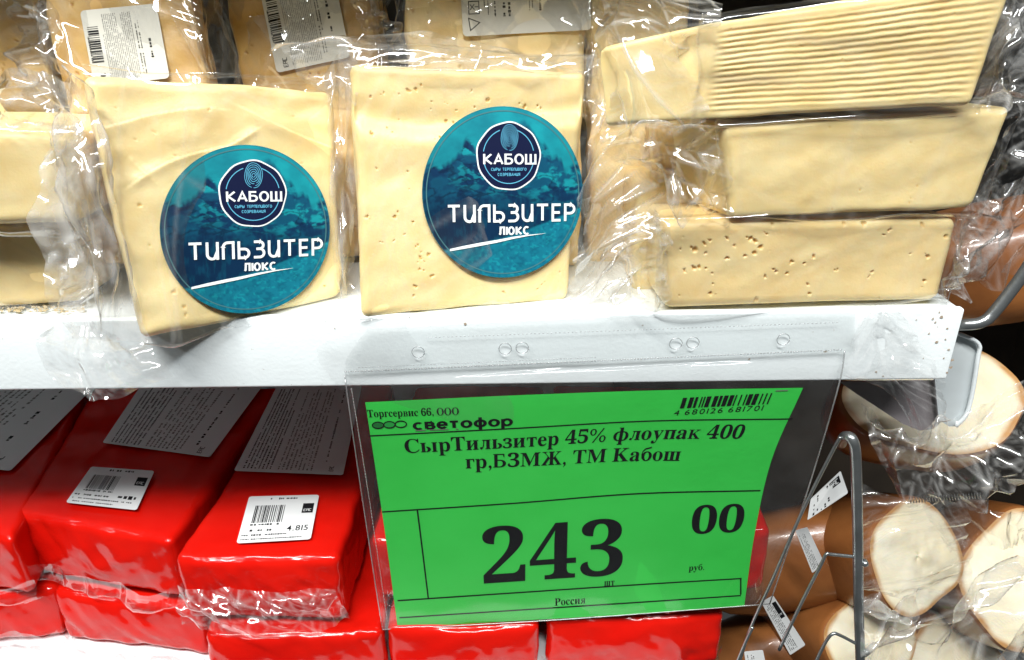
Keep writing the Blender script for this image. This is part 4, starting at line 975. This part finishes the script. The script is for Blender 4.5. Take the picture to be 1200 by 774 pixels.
place([ring(.55, .5, .45, .42, 0, 0)], fnl, g2, 0); g2.build('logo_disc', M_GREEND, card, smooth=False)
place([ring(1.5, .5, .45, .42, 0, 0)], fnl, g3, 0); g3.build('logo_disc', M_GREENM, card, smooth=False)
g = MB(); fnb = card_fn((796, 480), (899, 475), 14)(1.0, 1.0); barcode(fnb, 0, 1, .12, 1, g, 5); g.build('barcode', M_INK, card, smooth=False)
card_text('4 680126 681701', (789, 487), (893, 481), 6.2, M_INK, 'barcode_number', 'font', gap=.12)
g = MB(); fnb = card_fn((487, 506), (540, 504), 3)(1.0, 1.0); print_lines(fnb, 0, 1, .1, .9, 1, 3, g, vertical=False, dens=.85, th=.7)
fnb = card_fn((908, 460), (934, 459), 4)(1.0, 1.0); print_lines(fnb, 0, 1, .1, .9, 1, 6, g, vertical=False, dens=.85, th=.6); g.build('fine_print', M_INKG, card, smooth=False, kind='stuff')

pk = root('plastic_pocket', PY(680, 720, yF), 'clear punched plastic pocket hanging from the white shelf lip around the green card', 'plastic pocket')
def pock(off, seed, lead):
    return np.array([[PY(404+lead, 438, -.0018), PY(550, 430, -.0016), PY(700, 424, -.0016), PY(850, 418, -.0016), PY(990, 411, -.0018)],
      [PY(408+lead, 470, -.003+off), PY(560, 462, -.003+off), PY(700, 456, -.003+off), PY(850, 450, -.003+off), PY(982, 455, -.003+off)],
      [PY(424, 580, bend(.42)+off), PY(570, 572, bend(.42)+off), PY(700, 566, bend(.42)+off), PY(820, 560, bend(.42)+off), PY(948, 570, bend(.42)+off)],
      [PY(448, 738, bend(1)+off), PY(580, 731, bend(1)+off), PY(690, 724, bend(1)+off), PY(800, 716, bend(1)+off), PY(902, 708, bend(1)+off)]])
P, cr = sheet(pock(-.0012, 1, 0), res=.002, amp=.05, f0=18, seed=92, k=6); V, Fc = grid_mesh(P); mk('pocket_front', V, Fc, M_POCKET, pk)
P, cr = sheet(pock(.0016, 1, 2)+np.array([0, .0004, 0]), res=.002, amp=.05, f0=18, seed=93, k=6)
P[..., 1] += np.clip((proj(P[0, 0])[1]-0)*0, 0, 0)
V, Fc = grid_mesh(P); mk('pocket_back', V, Fc, M_POCKET_B, pk)
# punched strip lying on the lip
sb = bpy.data.curves.new('strip', 'CURVE'); sb.dimensions = '2D'; sb.fill_mode = 'BOTH'
def addspl(pts):
    s = sb.splines.new('POLY'); s.points.add(len(pts)-1); s.use_cyclic_u = True
    for i, (x, z) in enumerate(pts): s.points[i].co = (x, z, 0, 1)
corner = [(420, 398), (432, 384), (700, 371), (1000, 364), (1000, 411), (700, 424), (404, 438), (406, 420)]
addspl([(PY(x, y, 0)[0], PY(x, y, 0)[2]) for x, y in corner])
holes = [(490, 413), (592, 409), (612, 408), (792, 403), (812, 402), (918, 398)]
for hx, hy in holes:
    c = PY(hx, hy, 0); addspl([(c[0]+.0030*math.cos(t), c[2]+.0030*math.sin(t)) for t in np.linspace(0, 2*math.pi, 24, endpoint=False)])
so = bpy.data.objects.new('strip', sb); COL.objects.link(so); bpy.context.view_layer.update()
sm = bpy.data.meshes.new_from_object(so.evaluated_get(bpy.context.evaluated_depsgraph_get()))
SV = [(v.co[0], -.0019, v.co[1]) for v in sm.vertices]; SF_ = [tuple(p.vertices) for p in sm.polygons]
bpy.data.objects.remove(so); bpy.data.curves.remove(sb)
mk('punched_strip', SV, SF_, M_STRIP, pk, smooth=False)
for hx, hy in holes:
    c = PY(hx, hy, -.0019); t = np.linspace(0, 2*math.pi, 25)
    mk('hole_rim', *tube([c+np.array([.0031*math.cos(a), 0, .0031*math.sin(a)]) for a in t], .00022, 6), M_WELD, pk)
def dashes(p0, p1, n, yfun, r=.00036, duty=.6, name='weld_seam'):
    g = MB()
    for i in range(n):
        a, b = i/n, (i+duty)/n
        A_ = PY(p0[0]+(p1[0]-p0[0])*a, p0[1]+(p1[1]-p0[1])*a, yfun(a)); B_ = PY(p0[0]+(p1[0]-p0[0])*b, p0[1]+(p1[1]-p0[1])*b, yfun(b))
        g.add(*tube([A_, B_], r, 6))
    g.build(name, M_WELD, pk)
dashes((404, 436), (700, 423), 76, lambda t: -.0022); dashes((700, 423), (988, 410), 74, lambda t: -.0022)
dashes((420, 431), (700, 419), 70, lambda t: -.0022, .00018)
dashes((500, 396), (985, 378), 100, lambda t: -.0022, .00018, .4)
dashes((412, 456), (432, 580), 34, lambda t: -.005+(bend(.42)-.0)*t, .0003); dashes((432, 580), (455, 735), 42, lambda t: bend(.42)-.0017+(bend(1)-bend(.42))*t, .0003)
mk('pocket_edge', *tube(spline([PY(404, 440, -.002), PY(408, 470, -.0045), PY(424, 580, bend(.42)-.0012), PY(448, 738, bend(1)-.0012)], 30), .00035, 6), M_WELD, pk)
mk('pocket_edge', *tube(spline([PY(990, 411, -.002), PY(982, 455, -.0045), PY(948, 570, bend(.42)-.0012), PY(902, 708, bend(1)-.0012)], 30), .0004, 6), M_WELD, pk)
mk('pocket_edge', *tube(spline([PY(448, 738, bend(1)-.0012), PY(580, 731, bend(1)-.0012), PY(690, 724, bend(1)-.0012), PY(902, 708, bend(1)-.0012)], 30), .00035, 6), M_WELD, pk)

def tape(rows, label, seed, amp=.5, f0=90, **k):
    C = np.array([[PY(*c) for c in r] for r in rows]); P, cr = sheet(C, res=.0007, amp=amp, f0=f0, seed=seed, k=11, rag=.002, **k)
    V, Fc = grid_mesh(P); P2 = P.reshape(-1, 3); return mk('sticky_tape', V, Fc, M_TAPE, None, attrs={'crease': cr.ravel()*min(.9, amp)}, label=label, cat='tape', group='clear tape holding the pocket')
tape([[(368, 408, -.0035), (400, 395, -.004), (470, 372, -.0035)], [(376, 428, -.004), (420, 415, -.0045), (482, 392, -.004)], [(400, 456, -.004), (430, 446, -.005), (500, 420, -.004)]], 'clear tape stuck over the left end of the punched pocket strip', 95, .16, 60)
tape([[(1006, 372, -.004), (1030, 366, -.006), (1052, 362, -.004)], [(996, 410, -.004), (1036, 405, -.008), (1078, 400, -.004)], [(985, 440, -.004), (1045, 440, -.010), (1100, 440, -.005)], [(1040, 452, -.004), (1070, 470, -.010), (1102, 476, -.006)], [(1068, 476, -.003), (1085, 510, -.008), (1100, 512, -.006)]], 'crumpled clear tape with bright creases at the right end of the lip', 96, 1.1, 85)

# ================================================================== red loaves
def loaf(px4, z, h, label, group, seed, r=.0052, bulge=.0045, skirt=True, dents=()):
    fl, fr_, br_, bl = [PZ(x, y, z) for x, y in px4]
    dn = np.array([0, 0, -h])
    front = [fl, fr_, fr_+dn, fl+dn]; back = [bl, br_, br_+dn, bl+dn]
    def fd(x, y, Lx, Ly):
        d = bulge*np.sin(np.clip(x/Lx, 0, 1)*math.pi)*np.sin(np.clip(y/Ly, 0, 1)*math.pi)
        d = d+crumple(x, y, seed+7, 45, 8)*.032*np.clip((y/Ly-.35)*2, .1, 1)+(fbm(x*60, y*60, seed, 3)-.5)*.0012
        return d, np.zeros_like(x)
    ro = root('red_cheese_loaf', (fl+fr_+bl+br_)/4+dn, label, 'cheese loaf', group)
    V, Fc, pt = block(front, back, .0016, r, dstep=.003, fdisp=fd, rough=.0006, seed=seed)
    # rows of shrink wrinkles on the shell
    s = crumple(V[:, 0]+V[:, 2]*.6, V[:, 1]-V[:, 2]*.5, seed+3, 40, 8)
    s = s-s.mean(); cen = (fl+fr_+bl+br_)/4+dn/2; dirv = V-cen; dirv /= np.linalg.norm(dirv, axis=1)[:, None]
    V = V+dirv*(s*.030)[:, None]
    mk('loaf', V, Fc, M_RED, ro)
    if skirt:   # loose clear film around the foot of the front
        w = MB(); e = nrm(fr_-fl); f_ = nrm(np.cross(e, [0, 0, 1.0])); f_ = f_ if f_[1] < 0 else -f_
        L = np.linalg.norm(fr_-fl); rows = []
        for (dz, of) in ((-.72, .0050), (-.88, .005), (-1.0, .0065), (-1.06, .001)):
            rows.append([fl+(fr_-fl)*t+np.array([0, 0, h*dz])+f_*(of+(.005 if 0 < t < 1 else -.008)) for t in (-.01, .08, .3, .5, .7, .92, 1.01)])
        P, cr = sheet(np.array(rows), res=.0009, amp=.5, f0=50, seed=seed+5, k=7, ang=.2, spread=.6, rag=.001); w.addgrid(P, cr*.7)
        w.build('film_skirt', M_FILM, ro, 'crease')
    return ro
GU = 'red wrapped loaves in the upper layer'; GL = 'red wrapped loaves in the lower layer'
l0 = loaf([(-190, 585), (14, 632), (104, 452), (-60, 440)], ZT, LH, 'red loaf at the far left of the upper layer, mostly out of the picture', GU, 101, skirt=True)
lA = loaf([(20, 600), (200, 634), (332, 452), (112, 448)], ZT, LH, 'red loaf with a small shaded barcode label, second from left in the upper layer', GU, 102)
lB = loaf([(203, 655), (398, 655), (462, 448), (342, 450)], ZT, LH, 'red loaf with the bright 4.815 weight label, just left of the green card', GU, 103, skirt=False)
lC = loaf([(434, 632), (640, 632), (636, 452), (486, 452)], ZT, LH, 'red loaf behind the left half of the green price card', GU, 104)
lD = loaf([(655, 632), (905, 622), (832, 452), (650, 452)], ZT, LH, 'red loaf behind the right half of the green price card', GU, 105)
loaf([(-150, 700), (62, 690), (150, 560), (-60, 560)], ZT2, .043, 'red loaf at the bottom left corner, lowest layer', GL, 106)
loaf([(60, 694), (236, 712), (300, 560), (150, 560)], ZT2, .043, 'lower red loaf under the one with the shaded label', GL, 107)
loaf([(236, 748), (448, 742), (470, 580), (310, 580)], ZT2, .043, 'lower red loaf under the one with the 4.815 label', GL, 108)
loaf([(452, 738), (632, 735), (620, 580), (480, 580)], ZT2, .043, 'lower red loaf below the left half of the price card', GL, 109)
loaf([(640, 728), (852, 720), (800, 580), (640, 580)], ZT2, .043, 'lower red loaf below the right half of the price card', GL, 110)

def quad_label(ro, px4, z, kind, seed, m=M_WHITE, rc=.002):
    P4 = [PZ(x, y, z) for x, y in px4]; fr, w, h = quad_frame(P4)
    lb = paper(fr, w, h, rc, m, ro); ink = MB(); g = MB()
    if kind == 'big':
        print_lines(fr, w*.06, w*.34, h*.03, h*.95, 8, seed, ink, dens=.90, th=.45)
        print_lines(fr, w*.38, w*.72, h*.03, h*.95, 9, seed+1, g, dens=.8, th=.45)
        print_lines(fr, w*.80, w*.84, h*.12, h*.95, 1, seed+2, ink, dens=.7, th=.5)
        eac(fr, w*.90, h*.03, w*.035, ink, math.radians(90))
    else:
        barcode(fr, w*.13, w*.55, h*.40, h*.78, ink, seed)
        print_lines(fr, w*.12, w*.55, h*.33, h*.39, 1, seed, ink, vertical=False, dens=.9, th=.7)
        print_lines(fr, w*.32, w*.70, h*.90, h*.96, 1, seed+1, ink, vertical=False, dens=.8, th=.8)
        place([rect(w*.80, h*.58, w*.955, h*.80)], fr, ink, 0, .00010)
        print_lines(fr, w*.04, w*.60, h*.21, h*.27, 1, seed+2, ink, vertical=False, dens=.75, th=.7)
        print_lines(fr, w*.04, w*.92, h*.12, h*.17, 1, seed+3, ink, vertical=False, dens=.8, th=.7)
        print_lines(fr, w*.04, w*.92, h*.04, h*.085, 1, seed+4, ink, vertical=False, dens=.9, th=.6)
        wm = MB(); eac(fr, w*.825, h*.62, w*.048, wm); wm.build('conformity_mark', m, lb, smooth=False)
        if kind == 'small':
            pcs, tw = typeset('4.815', 'font', gap=.05, offset=.012); s_ = w*.31/tw
            t = MB(); place([(np.stack([p[0][:, 0]*s_+w*.64, p[0][:, 1]*s_*1.15+h*.20], -1), p[1]) for p in pcs], fr, t, 0, .00008); t.build('weight_number', M_INK, lb, smooth=False)
        else: print_lines(fr, w*.66, w*.92, h*.21, h*.31, 1, seed+9, ink, vertical=False, dens=.9, th=.8)
    ink.build('fine_print', M_INK, lb, smooth=False, kind='stuff')
    if g.V: g.build('fine_print', M_INKG, lb, smooth=False, kind='stuff')
zl = ZT+.0026
quad_label(l0, [(-70, 452), (112, 452), (12, 552), (-190, 530)], zl, 'big', 61)
quad_label(lA, [(165, 452), (308, 452), (246, 536), (120, 519)], zl, 'big', 62)
quad_label(lA, [(107, 547), (181, 552), (160, 598), (77, 589)], zl+.0006, 'dim', 63)
quad_label(lB, [(325, 452), (424, 452), (402, 557), (274, 552)], zl, 'big', 64)
quad_label(lB, [(292, 582), (374, 580), (364, 632), (277, 637)], zl+.0008, 'small', 65)
# torn lip of clear film hanging at the front of the bright loaf
w = MB()
C = np.array([[PY(205, 690, .012), PY(260, 694, .006), PY(320, 694, .006), PY(392, 690, .010)], [PY(208, 712, .006), PY(260, 722, .0), PY(330, 724, -.002), PY(396, 706, .006)], [PY(214, 728, .006), PY(270, 742, .0), PY(340, 742, -.002), PY(412, 734, .008)]])
P, cr = sheet(C, res=.0008, amp=.8, f0=80, seed=120, k=12, rag=.003); w.addgrid(P, cr*.9); w.build('film_skirt', M_FILM_H, lB, 'crease')

# ================================================================== smoked cheeses, basket, bags on the right
def log_cheese(c, axis, rx, ry, length, label, group=None, wob=.045, seed=1, upv=(0, 0, 1), cutlab=True):
    axis = nrm(axis); s = nrm(np.cross(axis, upv)); t = np.cross(s, axis)
    a = np.linspace(0, 2*math.pi, 72, endpoint=False)
    rw = (1+wob*np.sin(2*a+seed)+wob*.7*np.sin(3*a+seed*2))*(1+.045*np.cos(4*a+math.pi+seed*.6))
    prof = [(0, .94), (.0015, .975), (.004, .985), (.008, 1.0), (length*.35, 1.03), (length*.6, 1.0), (length*.8, .86), (length*.93, .6), (length, .25), (length*1.01, .01)]
    R = []
    for d, k in prof:
        nn = (vnoise(np.cos(a)*2+5, np.sin(a)*2+d*40, seed)-.5)*.05+1
        R.append(c-axis*d+(np.cos(a)*rx*rw*k*nn)[:, None]*s+(np.sin(a)*ry*rw*k*nn)[:, None]*t)
    ro = root('smoked_cheese', c-axis*length/2-np.array([0, 0, ry]), label, 'smoked cheese', group)
    V, Fc = grid_mesh(np.array(R), True); mk('rind', V, Fc[:, ::-1], M_SMOKE, ro)
    # slightly domed cut face with an uneven border
    R2 = []
    for k in np.linspace(.001, 1, 24):
        nn = (vnoise(np.cos(a)*2+5, np.sin(a)*2, seed)-.5)*.05+1
        dome = .0025*(1-k*k)+.0006*np.sin(k*9+a*2)*(1-k)+(fbm(np.cos(a)*k*4+seed, np.sin(a)*k*4, seed, 3)-.5)*.0016*(1-k**4)
        R2.append(c+axis[None, :]*dome[:, None]*1.0+axis*.0002+(np.cos(a)*rx*rw*.955*k*nn)[:, None]*s+(np.sin(a)*ry*rw*.955*k*nn)[:, None]*t)
    V, Fc = grid_mesh(np.array(R2), True)
    kk = np.repeat(np.linspace(.001, 1, 24), 72)
    aa = np.tile(a, 24); rim = np.clip((kk-.90+.06*vnoise(np.cos(aa)*5+9, np.sin(aa)*5, seed+4))/.09, 0, 1)**2
    mk('cut_face', V, Fc, M_CURD, ro, attrs={'pit': rim})
    return ro, s, t, axis
GS = 'smoked cheeses piled in the wire basket'
def at(px, py, y): return PY(px, py, y)
s2, *_ = log_cheese(at(1073, 652, .045), np.array([.26, -.78, .52]), .0365, .0385, .12, 'brown smoked cheese whose round cut face shows just right of the thick upright wire', GS, seed=2)
s3, *_ = log_cheese(at(1022, 752, .045), np.array([.22, -.78, .55]), .038, .036, .12, 'smoked cheese cut face at the very bottom behind the foot of the upright wire', GS, seed=3)
s4, *_ = log_cheese(at(1196, 680, .05), np.array([.0, -.80, .56]), .042, .046, .10, 'pale smoked cheese cut off by the right edge, under loose film', GS, seed=4)
s5, *_ = log_cheese(at(1120, 790, .05), np.array([.05, -.80, .55]), .042, .041, .10, 'pale smoked cheese end at the bottom right corner of the basket', GS, seed=5)
s6, ss, tt, ax6 = log_cheese(at(1010, 640, .095), np.array([.90, -.05, .25]), .036, .042, .13, 'shaded brown smoked cheese with white labels, between the price pocket and the upright wire', GS, seed=6)
s7, *_ = log_cheese(at(1000, 760, .090), np.array([.92, -.05, .25]), .036, .042, .13, 'dark smoked cheese under the hooked wires at the bottom, mostly hidden', GS, seed=7)
s1, *_ = log_cheese(at(1092, 460, .070), np.array([-.05, -.62, .78]), .054, .044, .06, 'wide pale smoked cheese behind the shelf bracket, inside a clear bag', GS, seed=8)
s8, *_ = log_cheese(at(1240, 290, .10), np.array([.95, -.1, .25]), .040, .036, .10, 'brownish wrapped cheese at the right edge beside the bottom slab', GS, seed=9)
# dark inner tray seen under the pale one
def strip_label(ro, pts4, seed, mark=True):
    fr, w, h = quad_frame([np.asarray(p) for p in pts4]); lb = paper(fr, w, h, .001, M_WHITE, ro)
    ink = MB(); print_lines(fr, w*.1, w*.6, h*.05, h*.9, 5, seed, ink, dens=.75, th=.45)
    if mark:
        place([rect(w*.62, h*.60, w*.92, h*.90)], fr, ink, 0, .0001); wm = MB(); eac(fr, w*.65, h*.66, w*.10, wm); wm.build('conformity_mark', M_WHITE, lb, smooth=False)
    ink.build('fine_print', M_INK, lb, smooth=False, kind='stuff')
strip_label(s2, [at(950, 585, .022), at(985, 552, .020), at(994, 578, .018), at(946, 610, .020)], 71)
strip_label(s6, [at(932, 622, .038), at(946, 618, .036), at(966, 660, .034), at(952, 672, .036)], 72, False)
strip_label(s7, [at(892, 706, .040), at(906, 698, .038), at(944, 756, .034), at(926, 768, .036)], 73)
strip_label(s7, [at(872, 764, .040), at(894, 762, .038), at(900, 790, .036), at(876, 792, .038)], 74, False)

bs = root('wire_basket', at(1005, 774, .0), 'galvanised wire basket frame with a thick upright and thin hooked wires', 'wire basket')
YW = -.004
mk('upright_wire', *tube(spline([at(986, 520, YW+.02), at(990, 512, YW+.006), at(999, 516, YW), at(1003, 540, YW), at(1005, 620, YW), at(1006, 700, YW), at(1009, 800, YW)], 60), .0028, 16), M_STEEL, bs)
mk('top_rail', *tube(spline([at(1215, 296, .015), at(1196, 326, .015), at(1165, 366, .015), at(1150, 378, .015), at(1128, 381, .018), at(1110, 380, .03)], 60), .0030, 16), M_STEEL, bs)
for a_ in ([(985, 512, .0), (975, 530, .002), (940, 600, .006), (905, 680, .010), (880, 735, .014), (862, 790, .016)],
           [(1004, 653, YW), (975, 650, YW), (968, 650, YW), (962, 662, YW), (940, 705, YW), (913, 762, YW)],
           [(1006, 756, YW), (985, 745, YW), (976, 743, YW), (968, 752, YW), (956, 776, YW), (948, 796, YW)],
           [(882, 735, .0), (874, 752, .0), (864, 776, .0), (858, 792, .0)]):
    mk('thin_wire', *tube(spline([at(*p) for p in a_], 40), .00098, 10), M_STEEL, bs)
for px, py in ((1014, 661), (1016, 765)):
    c = at(px, py, YW-.002); V, Fc = tube([c+np.array([0, d, 0]) for d in (-.0015, -.001, 0, .002)], [.0006, .0015, .0019, .0019], 10); mk('wire_end', V, Fc, M_STEEL, bs)

def bag(rows, label, seed, m=M_FILM_H, amp=1.2, f0=70, k=14, **kw):
    C = np.array([[PY(*c) for c in r] for r in rows]); P, cr = sheet(C, res=.0009, amp=amp, f0=f0, seed=seed, k=k, rag=.004, **kw)
    V, Fc = grid_mesh(P); return mk('plastic_bag', V, Fc, m, None, attrs={'crease': cr.ravel()}, label=label, cat='plastic bag', group='loose clear film on the right')
b1 = bag([[(1010, 470, .03), (1070, 500, .020), (1140, 480, .018), (1215, 430, .03)], [(1018, 510, .02), (1080, 520, .008), (1150, 512, .004), (1215, 480, .02)], [(1035, 550, .016), (1090, 560, .002), (1160, 555, -.002), (1215, 530, .01)], [(1062, 592, .012), (1110, 590, .002), (1160, 584, .0), (1215, 560, .01)]], 'clear bag around the wide pale smoked cheese with a zigzag sealed end', 131, ang=1.2, spread=.6)
g = MB()
for i in range(26):
    t = i/26; A_ = PY(1064+(1150-1064)*t, 590-6*t, -.0005); B_ = PY(1064+(1150-1064)*(t+.02), 583-6*t, -.0005); C_ = PY(1064+(1150-1064)*(t+.04), 590-6*t, -.0005)
    g.add(*tube([A_, B_, C_], .0003, 5))
g.build('sealed_seam', M_WELD, b1)
bag([[(1060, 560, .02), (1120, 590, .010), (1180, 600, .010), (1220, 600, .02)], [(1085, 600, .01), (1130, 612, .004), (1180, 618, .004), (1220, 622, .01)], [(1110, 640, .01), (1150, 648, .004), (1190, 646, .004), (1220, 645, .01)]], 'second fold of clear film hanging below the zigzag seal', 133, M_FILM, ang=.4)
bag([[(1010, 700, .0), (1060, 710, -.008), (1120, 690, -.006), (1215, 660, .0)], [(1010, 730, -.002), (1060, 740, -.010), (1130, 730, -.010), (1215, 710, -.004)], [(1010, 800, .0), (1060, 800, -.010), (1130, 800, -.010), (1215, 800, -.004)]], 'crinkled clear film over the smoked cheeses at the bottom right corner', 134, M_FILM_H, ang=.8, spread=.5, amp=1.4)
bag([[(1010, 570, .012), (1070, 585, .004), (1135, 590, .010)], [(1008, 640, .004), (1070, 640, -.004), (1140, 650, .004)], [(1012, 700, .004), (1075, 716, -.004), (1145, 716, .002)]], 'thin clear film stretched over the cut face beside the upright wire', 135, M_FILM, ang=1.1, spread=.3, amp=.5)
bag([[(1125, 235, .05), (1165, 225, .04), (1220, 200, .04)], [(1118, 285, .04), (1165, 282, .02), (1220, 270, .03)], [(1120, 330, .04), (1160, 330, .03), (1220, 330, .04)]], 'crumpled clear film around the brownish cheese at the right edge', 136, ang=.5)
bag([[(1160, 0, .06), (1190, 0, .05), (1230, 0, .05)], [(1150, 90, .05), (1185, 80, .03), (1230, 80, .04)], [(1140, 130, .05), (1180, 140, .03), (1230, 140, .04)]], 'crumpled clear film beside the ribbed slab at the top right corner', 137, ang=.5)
